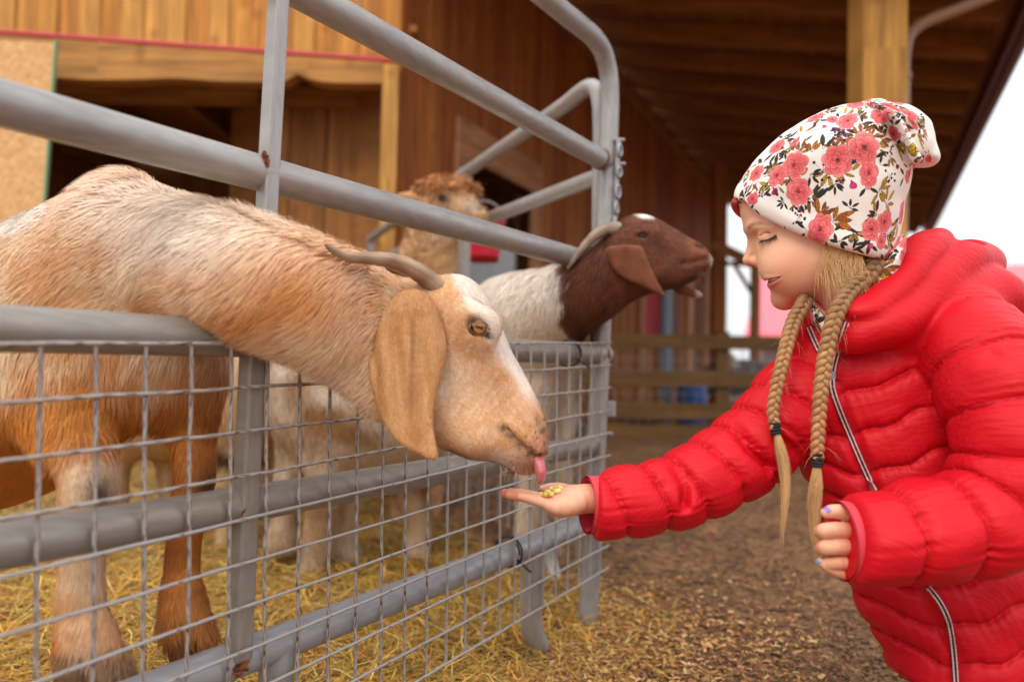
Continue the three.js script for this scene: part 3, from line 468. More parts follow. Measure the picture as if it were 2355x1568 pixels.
// ---------- corral panels ----------
const panelA = thing('corral_panel', 'near galvanised tube panel with square wire mesh in front of the goats', 'panel');
{
  const P = (x, y, dz = 0) => at(x, y, fenceZ(x) + dz), R = 0.0232, sx = -760;
  const line = (x0, y0, x1, y1) => (x) => y0 + (x - x0) * (y1 - y0) / (x1 - x0);
  const rails = [line(1259, 0, 1367, 88), line(722, 0, 1395, 373), line(0, 237, 1395, 612), line(0, 755, 1395, 815), line(0, 1255, 1395, 1018), line(545, 1515, 1359, 1200)];
  // end post and bent top rail, one tube
  const bend = [P(1352, 1428), P(1358, 1330), P(1372, 1018), P(1384, 740), P(1395, 450), P(1401, 300), P(1402.5, 215), P(1399, 165), P(1388, 122), P(1367, 88), P(1340, 64), P(1300, 32), P(1259, -2)];
  const pts = smooth(bend, 70); pts.push(P(900, rails[0](900)), P(300, rails[0](300)), P(sx, rails[0](sx)));
  part(panelA, 'end_frame', tubeGeo(pts, R, 18), M_GALV);
  part(panelA, 'end_frame', tubeGeo([P(sx, rails[0](sx)), P(sx, rails[5](sx) + 500)], R, 14), M_GALV);
  for (let k = 1; k < 6; k++) {
    const f = rails[k], a = P(sx, f(sx)), b = P(1392 - (k > 3 ? 22 : 0), f(1392 - (k > 3 ? 22 : 0)));
    part(panelA, 'rail', tubeGeo([a, a.clone().lerp(b, 0.33), a.clone().lerp(b, 0.66), b], R, 20), k < 3 ? M_GALV : k === 5 ? M_ZINC : M_GALVD);
    // collar of bright zinc and rust where the rail is welded to the end post
    const d = b.clone().sub(a).normalize(); part(panelA, 'weld', new THREE.TorusGeometry(R * 0.98, 0.004, 6, 18).applyQuaternion(new THREE.Quaternion().setFromUnitVectors(V(0, 0, 1), d)).translate(b.x - d.x * 0.026, b.y - d.y * 0.026, b.z - d.z * 0.026), k % 2 ? M_RUST : M_GALV);
  }
  // square upright in front of the rails
  const up = (x, y) => P(x, y).addScaledVector(fN, 0.012), sq = (A, B, w) => { const T = B.clone().sub(A), L = T.length(); T.normalize(); const S = fU.clone().addScaledVector(T, -fU.dot(T)).normalize(), N = S.clone().cross(T); const g = new RoundedBoxGeometry(w, L, w, 2, w * 0.16); const uv = g.attributes.uv; for (let i = 0; i < uv.count; i++) uv.setXY(i, g.attributes.position.getX(i) / w * 0.3 + 0.5, g.attributes.position.getY(i)); g.rotateY(0.0).applyMatrix4(new THREE.Matrix4().makeBasis(S, T, N).setPosition(A.clone().add(B).multiplyScalar(0.5))); return g; };
  part(panelA, 'upright', sq(up(592, 612), up(634, -120), 0.0215), M_GALV);
  part(panelA, 'upright', sq(up(534, 1512), up(576, 640), 0.0255), M_GALVD);
  part(panelA, 'upright', sq(up(-560, 2300), up(-560, -500), 0.0255), M_GALV);
  // weld scars
  const scar = (x, y, w, h) => { const p = up(x, y), g = new THREE.IcosahedronGeometry(1, 3), q = g.attributes.position; for (let i = 0; i < q.count; i++) { const k = 1 + noise(q.getX(i) * 2.4, q.getY(i) * 2.4, q.getZ(i) * 2.4 + x) * 0.5; q.setXYZ(i, q.getX(i) * k * w, q.getY(i) * k * h, q.getZ(i) * k * 0.007); } g.computeVertexNormals(); g.lookAt(fN); g.translate(p.x + fN.x * 0.006, p.y, p.z + fN.z * 0.006); part(panelA, 'weld_scar', g, M_RUST); };
  scar(588, 378, 0.0045, 0.0135); scar(541, 1175, 0.007, 0.016); scar(531, 1522, 0.014, 0.011); scar(566, 788, 0.012, 0.004);
  // legs
  const foot = (list, r = R) => part(panelA, 'leg', tubeGeo(smooth(list, 18), r, 14), M_GALV);
  foot([P(1222, 1262), P(1222, 1330), P(1221, 1420), P(1226, 1455), P(1240, 1486)]);
  foot([P(640, 1475), P(625, 1700), P(600, 2050)]); foot([P(0, 1730), P(-10, 2200)]);
  // wire mesh on the visitor side
  const wz = 0.029, s = 0.0508, Wp = (u, row) => { const x0 = fA.x + fU.x * u, z0 = fA.z + fU.z * u, top = mix(EYE + 0.003, EYE + 0.045, clamp((u + 0.1) / 1.32, -0.8, 1.2)); return V(x0 + fN.x * wz, top - row * 0.0533, z0 + fN.z * wz); };
  const uEnd = fB.clone().sub(fA).length() - 0.035, uStart = -0.52, rows = 10;
  for (let u = -0.0104, k = 0; u < uEnd + 0.01; u += s, k++) { const a = Wp(u, 0), b = Wp(u + 0.012, rows); const l = []; for (let i = 0; i <= 12; i++) l.push(a.clone().lerp(b, i / 12).addScaledVector(fU, noise(k * 3.7, i * 0.35, 1) * 0.0022)); part(panelA, 'mesh_wire', tubeGeo(l, 0.0024, 8), u < 0.55 ? M_WIRE_R : M_WIRE); }
  for (let u = -s - 0.0104, k = 60; u > uStart; u -= s, k++) part(panelA, 'mesh_wire', tubeGeo([Wp(u, 0), Wp(u, rows)], 0.003, 8), M_WIRE_R);
  for (let r = 0; r <= rows; r++) { const l = []; for (let i = 0; i <= 40; i++) { const u = mix(uStart, uEnd + 0.02, i / 40); l.push(Wp(u, r).addScaledVector(fN, 0.0045).add(V(0, noise(r * 5.1, i * 0.4, 2) * 0.0018, 0))); } part(panelA, 'mesh_wire', tubeGeo(l, 0.0023, 8), r < 4 ? M_WIRE_R : M_WIRE); }
  // twisted tie wires
  const M_TIE = new THREE.MeshStandardMaterial({ color: col(34, 32, 34), roughness: 0.6 });
  for (const [x, y] of [[1163, 1270], [1303, 812]]) { const c = P(x, y), l = []; for (let i = 0; i <= 30; i++) { const a = i / 30 * 9; l.push(c.clone().addScaledVector(fN, Math.cos(a) * (R + 0.008) + 0.002).add(V(0, Math.sin(a) * (R + 0.006), 0)).addScaledVector(fU, i * 0.0004)); } l.push(c.clone().addScaledVector(fN, 0.045).add(V(0.012, -0.03, 0))); part(panelA, 'tie_wire', tubeGeo(l, 0.0022, 6), M_TIE); }
}
const panelB = thing('corral_panel', 'far galvanised tube panel running back from the corner post towards the alpaca', 'panel');
{
  const Zb = (x) => { const k = (x - CX) / FPX, t = (fB.x + 0.02 - k * -(fB.z - 0.045)) / -(bDir.x - k * -bDir.z); return -(fB.z - 0.045) - bDir.z * t; };
  const P = (x, y) => at(x, y, Zb(Math.min(x, 1382))), R = 0.0215;
  const l0 = smooth([P(848, 552), P(1000, 446), P(1180, 322), P(1300, 240), P(1335, 212), P(1356, 200), P(1371, 206), P(1379, 232), P(1382, 280), P(1381, 420), P(1378, 700), P(1370, 1000), P(1362, 1330)], 80);
  part(panelB, 'end_frame', tubeGeo(l0, R, 16), M_GALV);
  const y0s = [[1380, 405, 860, 602], [1378, 622, 860, 705], [1376, 818, 860, 795], [1372, 1000, 860, 880], [1368, 1150, 860, 948]];
  for (const [x0, y0, x1, y1] of y0s) part(panelB, 'rail', tubeGeo([P(x0, y0), P(x1, y1)], R, 14), M_GALV);
  part(panelB, 'upright', boardGeo(P(1070, 386), P(1062, 960), bDir, 0.05, 0.03), M_GALV);
  part(panelB, 'upright', boardGeo(P(852, 540), P(850, 930), bDir, 0.05, 0.03), M_GALV);
  part(panelB, 'leg', tubeGeo(smooth([P(1262, 1215), P(1266, 1290), P(1280, 1345)], 12), R, 12), M_GALV);
  for (let i = 0; i < 26; i++) { const f = i / 26, x = 1 / mix(1 / 1372, 1 / 880, f); const a = P(x, 0), q = P(1372, 820).lerp(P(870, 795), f); part(panelB, 'mesh_wire', rod(V(q.x, q.y, q.z), V(q.x, 0.08, q.z), 0.0028, 6), M_WIRE); }
  for (let r = 0; r < 10; r++) { const a = P(1374, 818), b = P(866, 796); part(panelB, 'mesh_wire', rod(V(a.x, a.y - r * 0.0535, a.z + 0.004), V(b.x, b.y - r * 0.0535, b.z + 0.004), 0.0028, 6), M_WIRE); }
}
{
  const h = thing('panel_latch', 'bright chain and pin latch fixed to the right of the corner post', 'latch');
  const Zp = 1.7; part(h, 'latch_bar', boardGeo(at(1422, 318, Zp), at(1412, 545, Zp), V(1, 0, 0), 0.011, 0.014), M_ZINC);
  for (const [x, y, s] of [[1426, 345, 1.1], [1424, 395, 0.9], [1421, 440, 1.2], [1418, 478, 1], [1415, 512, 0.9]]) part(h, 'link', new THREE.TorusGeometry(0.011 * s, 0.0042, 8, 16).scale(0.75, 1.15, 1).rotateY(rr(0.2, 1.2)).translate(...at(x, y, Zp - 0.008).toArray()), M_ZINC);
  for (const [x, y] of [[1432, 322], [1434, 377]]) part(h, 'pin', rod(at(x - 20, y, Zp), at(x + 5, y, Zp - 0.004), 0.005, 8), M_GALVD);
  part(h, 'hinge_plate', new RoundedBoxGeometry(0.03, 0.038, 0.012, 2, 0.003).translate(...at(1402, 940, Zp - 0.02).toArray()), M_ZINC);
  part(h, 'pin', rod(at(1380, 998, Zp), at(1410, 998, Zp - 0.01), 0.005, 8), M_GALV);
}
stage('panels');
// ---------- animals ----------
const M_FUR = new THREE.MeshStandardMaterial({ vertexColors: true, roughness: 0.7 });
const M_SKIN_A = new THREE.MeshStandardMaterial({ vertexColors: true, roughness: 0.85 });
const q3 = (x, y, Z, a, b) => ({ p: at(x, y, Z), a: PX(a, Z), b: b === undefined ? undefined : b });
// body-side coordinates of an animal: across and down its flank, in steps of its own size
const flank = (Z) => { const k = FPX / Z, O = at(CX, CY, Z); return (x, y, z) => { const dx = x - O.x, dy = y - O.y, dz = z - O.z; return [CX + (dx * camR.x + dy * camR.y + dz * camR.z) * k, CY - (dx * camU.x + dy * camU.y + dz * camU.z) * k]; }; };
const profile = (list, Z, O) => { const o = flank(Z)(O.x, O.y, O.z); return list.map(([x, y]) => [PX(x - o[0], Z), -PX(y - o[1], Z)]); };
const blob = (x, y, cx, cy, rx, ry) => Math.exp(-(((x - cx) / rx) ** 2) - ((y - cy) / ry) ** 2);
// hair over a surface; style(p, n) -> { keep, len, dir, lift, w } ; paint(p) -> colour
function coat(geo, count, style, paint, jitter = 0.16) {
  const P = geo.attributes.position.array, N = geo.attributes.normal.array, I = geo.index.array, nT = I.length / 3, acc = new Float32Array(nT); let A = 0;
  const a = V(), b = V(), c = V();
  for (let t = 0; t < nT; t++) { a.fromArray(P, I[t * 3] * 3); b.fromArray(P, I[t * 3 + 1] * 3); c.fromArray(P, I[t * 3 + 2] * 3); A += b.sub(a).cross(c.sub(a)).length() / 2; acc[t] = A; }
  const B = new Blades(), n = V();
  for (let k = 0; k < count; k++) {
    const r = rnd() * A; let lo = 0, hi = nT - 1; while (lo < hi) { const m = (lo + hi) >> 1; acc[m] < r ? lo = m + 1 : hi = m; }
    let u = rnd(), v = rnd(); if (u + v > 1) { u = 1 - u; v = 1 - v; } const w = 1 - u - v, i = I[lo * 3] * 3, j = I[lo * 3 + 1] * 3, l = I[lo * 3 + 2] * 3;
    const p = V(P[i] * w + P[j] * u + P[l] * v, P[i + 1] * w + P[j + 1] * u + P[l + 1] * v, P[i + 2] * w + P[j + 2] * u + P[l + 2] * v); n.set(N[i] * w + N[j] * u + N[l] * v, N[i + 1] * w + N[j + 1] * u + N[l + 1] * v, N[i + 2] * w + N[j + 2] * u + N[l + 2] * v).normalize();
    const s = style(p, n); if (!s || rnd() > s.keep) continue;
    const d = s.dir.clone(), tw = noise(p.x * 26, p.y * 26, p.z * 26) * 0.8 + noise(p.x * 9, p.y * 9 + 7, p.z * 9) * 0.8 + (rnd() - 0.5) * 0.45, ax = n; d.addScaledVector(n, -d.dot(n)); if (d.lengthSq() < 1e-6) continue; d.normalize(); const pv = d.clone().cross(n), pq = p.dot(pv), pl = p.dot(d), tuft = noise(pq * 210 * (s.fine ?? 1), pl * (s.run ?? 26), 1) + 0.7 * noise(pq * 430 * (s.fine ?? 1), pl * (s.run ?? 26) * 1.7, 5); d.applyAxisAngle(ax, tw * (s.mess ?? 1));
    const len = s.len * rr(0.65, 1.2), lf = s.lift * rr(0.5, 1.4), root = p.clone().addScaledVector(n, -0.0006), mid = p.clone().addScaledVector(d, len * 0.5).addScaledVector(n, len * lf * 0.75), tip = p.clone().addScaledVector(d, len).addScaledVector(n, len * lf * 0.75);
    tip.y -= len * (s.sag ?? 0.06);
    const g = paint(p.x, p.y, p.z), f = 1 + (rnd() - 0.5) * 2 * jitter + tuft * (s.tuft ?? 0.17), ca = g.map((q) => q * f * 0.93), cb = g.map((q, z) => q * f * (1.1 - z * 0.02));
    const ww = d.clone().cross(n).normalize(), nn = n.clone().addScaledVector(d, 0.12).addScaledVector(ww, (rnd() - 0.5) * 0.4).normalize();
    B.add(root, mid, tip, ww, s.w / 2, nn, ca, cb);
  }
  return B.geo();
}
const vec = (x, y, z = 0) => V().addScaledVector(camR, x).addScaledVector(camU, y).addScaledVector(camF, z).normalize();
const CREAM = lin(250, 222, 188), TAN = lin(220, 152, 88), GINGER = lin(210, 134, 54), RUSSET = lin(172, 98, 44), WHITE = lin(244, 234, 224), SOOT = lin(66, 48, 40), PINK = lin(214, 158, 142);
function hornMaterial(a, b) { const t = dataTex(64, 256, (u, v) => { const r = 0.5 + 0.5 * Math.sin(v * 150 + fbm(u * 4, v * 20, 2) * 5), g = fbm(u * 8, v * 5, 4) * 0.5 + fbm(u * 30, v * 20, 1) * 0.5; return mix3(a, b, clamp(0.35 + r * 0.25 + g)); }); return new THREE.MeshStandardMaterial({ map: t, roughness: 0.6, bumpMap: t, bumpScale: 0.0012 }); }

// ---- the near goat ----
{
  const goat = thing('goat', 'cream and ginger goat stretching its neck over the near panel, tongue out', 'goat', 'goats in the pen');
  const ZH = 0.92, FL = flank(ZH), O = at(1100, 850, ZH);
  const headPoly = profile([[925, 668], [968, 648], [1015, 634], [1062, 634], [1098, 655], [1122, 690], [1142, 728], [1160, 770], [1178, 812], [1200, 852], [1222, 893], [1240, 930], [1252, 962], [1258, 990], [1259, 1022], [1256, 1046], [1244, 1066], [1230, 1082], [1202, 1088], [1168, 1078], [1128, 1056], [1080, 1030], [1030, 1008], [980, 985], [925, 960], [870, 925], [846, 870], [858, 780], [885, 715]], ZH, O);
  const S = V(-PX(0, 1), 0, 0), fl = (x, y, z) => FL(x, y, z);
  const hThick = (u, v) => { const x = u * FPX / ZH + 1100, y = 850 - v * FPX / ZH, s = ((x - 960) * 0.6 + (y - 680) * 0.8) / 450; let h = mix(0.050, 0.030, sstep(0.25, 0.95, s)); h += 0.010 * blob(x, y, 1075, 752, 90, 70); h += 0.006 * blob(x, y, 985, 890, 110, 90); h += 0.006 * blob(x, y, 1225, 985, 45, 50); h -= 0.006 * blob(x, y, 1150, 905, 70, 60); h -= 0.010 * blob(x, y, 1190, 1085, 70, 30); return h; };
  const head = inflate(O, camR, camU, headPoly, hThick, (u, v) => { const x = u * FPX / ZH + 1100, y = 850 - v * FPX / ZH; return mix(0.055, 0.034, sstep(950, 1200, x)); });
  const toward = (x, y, Z, w) => at(x, y, Z).addScaledVector(camF, -w);
  const brow = ell(toward(1092, 728, ZH, 0.052), 0.028, 0.012, 0.010, vec(1, -0.25), vec(0.25, 1), vec(0, 0, 1)), orbit = ell(toward(1103, 757, ZH, 0.050), 0.026, 0.021, 0.013, vec(1, -0.5), vec(0.5, 1), vec(0, 0, 1));
  const socket = ell(toward(1105, 757, ZH, 0.067), 0.0145, 0.0115, 0.012, vec(1, -0.45), vec(0.45, 1), vec(0, 0, 1)), duct = ell(toward(1128, 777, ZH, 0.060), 0.010, 0.004, 0.007, vec(0.6, -0.8), vec(0.8, 0.6), vec(0, 0, 1));
  const jaw = chain([q3(900, 880, 0.915, 60, 0.03), q3(985, 945, 0.905, 60, 0.03), q3(1090, 1005, 0.905, 42, 0.026)], camF, 8);
  let field0 = (x, y, z) => { let d = smin(head(x, y, z), brow(x, y, z), 0.014); d = smin(d, orbit(x, y, z), 0.016); d = smin(d, jaw(x, y, z), 0.03); return d; };
  const mouthPts = [[1160, 983], [1180, 1000], [1200, 1020], [1222, 1040], [1246, 1058]].map(([x, y]) => meet(field0, x, y, 0.7, 1.1)), mouth = chain(mouthPts.map((p, i) => ({ p, a: 0.0025 + 0.0003 * i })), camF, 8);
  const nos = meet(field0, 1245, 985, 0.7, 1.1), nostril = chain([{ p: meet(field0, 1240, 972, 0.7, 1.1), a: 0.0045 }, { p: nos, a: 0.006 }, { p: meet(field0, 1249, 1003, 0.7, 1.1), a: 0.0045 }], camF, 6);
  const lipU = chain([[1175, 985], [1205, 1010], [1235, 1035]].map(([x, y]) => ({ p: meet(field0, x, y, 0.7, 1.1).addScaledVector(camF, 0.005), a: 0.009 })), camF, 6);
  const neck = chain([q3(110, 700, 1.0, 160, 0.115), q3(285, 605, 0.945, 172, 0.10), q3(420, 612, 0.895, 156, 0.085), q3(560, 640, 0.85, 143, 0.064), q3(700, 692, 0.865, 141, 0.054), q3(820, 748, 0.9, 140, 0.049), q3(905, 795, 0.92, 128, 0.045)], camF, 22);
  const torso = chain([q3(-640, 830, 1.2, 300, 0.17), q3(-330, 850, 1.1, 320, 0.18), q3(-60, 862, 1.03, 312, 0.16), q3(110, 810, 0.99, 262, 0.14), q3(240, 710, 0.96, 190, 0.115)], camF, 16);
  const withers = ell(at(280, 475, 0.955), PX(62, 0.94), PX(70, 0.94), 0.035, vec(1, -0.1), vec(0.1, 1), vec(0, 0, 1));
  const brisket = ell(at(350, 830, 0.93), PX(150, 0.93), PX(150, 0.93), 0.085, vec(1, 0.2), vec(-0.2, 1), vec(0, 0, 1));
  const legN = chain([q3(120, 850, 0.9, 120, 0.06), q3(165, 985, 0.865, 82, 0.045), q3(200, 1085, 0.84, 62, 0.036), q3(203, 1140, 0.83, 60, 0.033), q3(190, 1215, 0.825, 48, 0.025), q3(186, 1330, 0.82, 48, 0.023), q3(186, 1420, 0.815, 54, 0.026), q3(195, 1470, 0.81, 60, 0.03)], camF, 20);
  const toesN = [chain([q3(180, 1450, 0.81, 40), q3(176, 1530, 0.805, 42), q3(180, 1580, 0.80, 40)], camF, 6), chain([q3(215, 1450, 0.81, 40), q3(255, 1530, 0.805, 38), q3(272, 1580, 0.80, 34)], camF, 6)];
  const legF = chain([q3(420, 830, 0.96, 90, 0.05), q3(438, 930, 0.945, 60, 0.036), q3(442, 1010, 0.935, 46, 0.03), q3(447, 1090, 0.925, 44, 0.029), q3(440, 1145, 0.92, 42, 0.026), q3(424, 1230, 0.915, 37, 0.02), q3(417, 1310, 0.91, 38, 0.02), q3(418, 1375, 0.90, 50, 0.025), q3(420, 1410, 0.9, 50, 0.025)], camF, 20);
  const toesF = [chain([q3(408, 1400, 0.9, 34), q3(406, 1455, 0.895, 34), q3(420, 1498, 0.89, 24)], camF, 6), chain([q3(440, 1400, 0.9, 32), q3(460, 1450, 0.897, 30), q3(478, 1482, 0.893, 20)], camF, 6)];
  const field = (x, y, z) => {
    let h = field0(x, y, z);
    if (h < 0.05) { h = smin(h, lipU(x, y, z), 0.008); h = smax(h, -mouth(x, y, z), 0.004); h = smax(h, -nostril(x, y, z), 0.005); h = smax(h, -socket(x, y, z), 0.004); h = smax(h, -duct(x, y, z), 0.004); }
    let b = smin(neck(x, y, z), torso(x, y, z), 0.07); b = smin(b, withers(x, y, z), 0.05); b = smin(b, brisket(x, y, z), 0.05);
    b = smin(b, legN(x, y, z), 0.04); b = smin(b, legF(x, y, z), 0.03);
    let t = Math.min(toesN[0](x, y, z), toesN[1](x, y, z)), t2 = Math.min(toesF[0](x, y, z), toesF[1](x, y, z)); b = smin(b, Math.min(t, t2), 0.012);
    return smin(h, b, 0.028);
  };
  const paint = (x, y, z) => {
    let [bx, by] = fl(x, y, z); const leg = by > 900 && bx < 640 && y < 0.56; if (leg) [bx, by] = seenAt(V(x, y, z)); const nearLeg = z > -0.872; const k = fbm(bx * 0.011, by * 0.011, 3, 3), k2 = fbm(bx * 0.004 + by * 0.002, by * 0.006, 8, 3), st = noise(bx * 0.03 + by * 0.012, (by - bx * 0.25) * 0.012, 2);
    let c = mix3(CREAM, TAN, clamp(0.10 + k * 1.3 + k2 * 1.1 + st * 0.3));
    c = mix3(c, WHITE, clamp(sstep(0.35, 0.6, blob(bx, by, 115, 505, 85, 40) + k * 0.25) + blob(bx, by, 330, 470, 200, 80) * 0.6 + blob(bx, by, 560, 570, 180, 70) * 0.7 + blob(bx, by, 800, 640, 90, 30) * 0.5 + blob(bx, by, 120, 500, 60, 36) * 0.95 + blob(bx, by, 720, 850, 120, 34) * 0.5));
    c = mix3(c, TAN, clamp(blob(bx, by, 760, 670, 120, 90) * 1.0 + blob(bx, by, 240, 640, 80, 150) * 0.75 + blob(bx, by, 620, 730, 130, 34) * 0.6 + blob(bx, by, 470, 690, 60, 50) * 0.5));
    c = mix3(c, GINGER, clamp(sstep(800, 900, by + k * 120) * sstep(720, 540, bx) + sstep(70, -10, bx + k * 60 - (by - 560) * 0.1) * sstep(520, 560, by) + sstep(30, -30, bx + k * 60) ));
    c = mix3(c, RUSSET, clamp(sstep(18, -18, by - (400 + (bx - 420) * 0.46)) * sstep(590, 660, bx) * sstep(930, 880, bx) * 0.9 + blob(bx, by, 905, 690, 60, 50) * 0.6 + blob(bx, by, 420, 900, 80, 60) * 0.4));
    // legs
    if (leg && by > 960 && nearLeg && bx < 400) { const l = sstep(970, 1090, by); c = mix3(c, CREAM, l * sstep(110, 160, bx + k * 50) * 0.85); c = mix3(c, SOOT, clamp(blob(bx, by, 225, 1125 , 34, 46) * 0.95)); c = mix3(c, TAN, sstep(1330, 1400, by) * (0.45 + k)); c = mix3(c, SOOT, sstep(1470, 1530, by + k * 60) * 0.6); }
    if (leg && by > 930 && !nearLeg && bx > 330 && bx < 560) { c = mix3(c, mix3(RUSSET, GINGER, clamp(0.45 + k * 1.5)), 0.9); c = mix3(c, SOOT, blob(bx, by, 478, 1115, 26, 42) * 0.8); c = mix3(c, TAN, sstep(1330, 1400, by) * 0.4); c = mix3(c, SOOT, sstep(1440, 1490, by + k * 50) * 0.65); }
    // head
    if (bx > 850) {
      const hd = sstep(850, 960, bx); let f = mix3(lin(226, 180, 134), lin(208, 150, 96), clamp(0.35 + k * 1.6));
      f = mix3(f, lin(240, 216, 192), clamp(0.55 * noise((bx * 0.83 + by * 0.55) * 0.10, (by * 0.83 - bx * 0.55) * 0.025, 4) + 0.5 * noise((bx * 0.83 + by * 0.55) * 0.2, (by * 0.83 - bx * 0.55) * 0.05, 9) + 0.12)); f = mix3(f, WHITE, clamp(sstep(30, -14, (by - 640) - (bx - 1050) * 1.72 + k * 24) * sstep(1010, 1060, bx) * sstep(960, 900, by) * 0.95 + blob(bx, by, 1045, 870, 70, 60) * 0.3 + blob(bx, by, 1165, 1055, 50, 24) * 0.55));
      f = mix3(f, lin(190, 128, 78), clamp(blob(bx, by, 1105, 758, 46, 34) * 0.35 + blob(bx, by, 1010, 690, 60, 34) * 0.5 + blob(bx, by, 1215, 960, 34, 60) * 0.35));
      f = mix3(f, lin(206, 140, 112), clamp(blob(bx, by, 1240, 1030, 34, 40) * 0.7 + blob(bx, by, 1215, 1060, 40, 20) * 0.5));
      const dk = sstep(0.30, 0.44, noise(bx * 0.19, by * 0.19, 7)) * clamp(blob(bx, by, 1232, 1030, 60, 55) * 1.4); f = mix3(f, SOOT, dk * 0.85);
      f = mix3(f, SOOT, clamp(blob(bx, by, 1105, 757, 21, 17) * 0.7 + blob(bx, by, 1129, 778, 9, 8) * 0.8 + blob(bx, by, 1249, 987, 8, 18) * 0.85 + 0.8 * Math.max(...[[1160, 983], [1180, 1000], [1200, 1020], [1222, 1040]].map(([a, b]) => blob(bx, by, a, b, 12, 8)))));
      c = mix3(c, f, hd);
    }
    return c;
  };
  const g1 = surf(field, V(-1.1, 0.1, -1.4), V(0.09, 0.98, -0.62), 0.0055, paint);
  // finer surface for the head in place of the coarse one
  const body = part(goat, 'body', g1, M_SKIN_A); stage('goat body ' + g1.index.count / 3);
  const dirOf = (p) => {
    const [bx, by] = fl(p.x, p.y, p.z); let len = 0.033, d, lift = 0.11, w = 0.0013, keep = 1, sag = 0.10, mess = 0.55, fine = 1, run = 13, tuft = 0.15;
    if (bx > 880 && by > 600) { const f = sstep(880, 1000, bx); len = mix(0.028, 0.0085, f); d = vec(mix(-0.9, -0.45, f), mix(-0.45, 0.75, f)); lift = mix(0.2, 0.14, f); w = mix(0.0012, 0.00095, f); mess = mix(0.7, 0.6, f); fine = mix(1, 1.4, f); run = mix(13, 40, f); tuft = mix(0.2, 0.26, f); keep = 1; if (blob(bx, by, 1105, 757, 17, 13) > 0.37 || blob(bx, by, 1249, 987, 9, 18) > 0.4) keep = 0; if (by > 1050 && bx > 1180) { len = 0.009; d = vec(0.3, -0.8); } }
    else if (by > 1000 && bx < 560) { len = 0.012; d = vec(0.05, -1); lift = 0.12; w = 0.0012; if (by > 1390) { len = 0.02; lift = 0.3; } if (by > 1500) keep = 0.2; }
    else if (bx < 480 && by > 780) { len = 0.034; d = vec(-0.25, -1); lift = 0.12; }
    else { d = vec(-0.85, -0.55 - 0.35 * noise(bx * 0.006, by * 0.006, 1)); if (by < 470 + (bx - 300) * 0.3 && bx < 620) { lift = 0.3; len = 0.024; } if (by - (420 + (bx - 420) * 0.46) < 10 && bx > 590) { lift = 0.4; len = 0.03; } }
    return { keep, len, dir: d, lift, w, sag, mess, fine, run, tuft };
  };
  const faceCam = (p, n) => n.x * -p.x + n.y * (EYE - p.y) + n.z * -p.z > -0.12 * p.length();
  part(body, 'coat', coat(g1, 620000, (p, n) => { if (p.x < -0.92) return null; const s = dirOf(p); if (!faceCam(p, n)) s.keep *= 0.12; else { const [bx] = fl(p.x, p.y, p.z); if (bx < -80) s.keep *= 0.25; else s.keep *= bx > 900 ? 1.0 : 0.5; } return s; }, paint), M_FUR, 'stuff');
  // denser short hair on the face
  part(body, 'face_coat', coat(g1, 800000, (p, n) => { const [bx, by] = fl(p.x, p.y, p.z); if (bx < 905 || !faceCam(p, n)) return null; const s = dirOf(p); s.keep *= 0.8; return s; }, paint, 0.13), M_FUR, 'stuff');
  // hanging ear
  const ZE = ZH - 0.078, oE = at(935, 850, ZE), FE = flank(ZE);
  const earPoly = profile([[905, 676], [945, 662], [985, 680], [1006, 722], [1020, 770], [1022, 815], [1010, 870], [998, 930], [994, 980], [1001, 1022], [1004, 1048], [992, 1052], [965, 1040], [925, 1020], [893, 990], [868, 950], [852, 900], [843, 845], [846, 805], [862, 768], [880, 725]], ZE, oE);
  const ear = inflate(oE, camR, camU, earPoly, () => 0.0048, 0.006, (u, v) => { const c = u - 0.004 + v * 0.10; return -c * c * 5.0 - 0.012 * sstep(0.07, 0.115, v) + 0.0042 * Math.cos(c * 210) * sstep(0.12, 0.0, Math.abs(v)) - 0.10 * Math.max(0, v) * 0.15; });
  const earPaint = (x, y, z) => { const [bx, by] = FE(x, y, z), k = fbm(bx * 0.03, by * 0.012, 5, 3), cr = Math.exp(-(((bx - 948 - (by - 850) * -0.02) / 6) ** 2)) * sstep(700, 760, by) * sstep(1000, 900, by); let c = mix3(lin(226, 176, 124), lin(206, 148, 92), clamp(0.5 + k * 1.5)); c = mix3(c, lin(226, 180, 130), blob(bx, by, 925, 870, 22, 110) * 0.5 + blob(bx, by, 975, 850, 16, 90) * 0.4); c = mix3(c, lin(164, 104, 56), clamp(cr * 0.6 + blob(bx, by, 950, 690, 60, 30) * 0.4 + blob(bx, by, 985, 1052, 30, 8) * 0.8)); return c; };
  const gE = surf(ear, at(820, 1075, ZE + 0.05), at(1040, 640, ZE - 0.045), 0.0028, earPaint);
  { const lo = V(Math.min(at(820, 1075, ZE).x, at(1040, 640, ZE).x), 0, 0); }
  const earM = part(goat, 'ear', gE, M_SKIN_A);
  part(earM, 'ear_coat', coat(gE, 60000, (p, n) => ({ keep: faceCam(p, n) ? 1 : 0.1, len: 0.006, dir: vec(0.1, -1), lift: 0.16, w: 0.0012, mess: 0.5, fine: 1.2, run: 30, tuft: 0.24 }), earPaint, 0.14), M_FUR, 'stuff');
  const oF = at(815, 890, 0.965), earF = inflate(oF, camR, camU, profile([[760, 850], [785, 845], [820, 860], [842, 905], [840, 926], [826, 930], [805, 915], [782, 888]], 0.965, oF), () => 0.004, 0.005);
  part(goat, 'ear', surf(earF, at(740, 950, 0.99), at(860, 830, 0.94), 0.003, (x, y, z) => mix3(lin(150, 96, 56), lin(176, 118, 70), clamp(0.5 + noise(x * 90, y * 90, z * 90)))), M_SKIN_A);
  // horns
  const hm = hornMaterial([0.46, 0.36, 0.28], [0.80, 0.68, 0.56]);
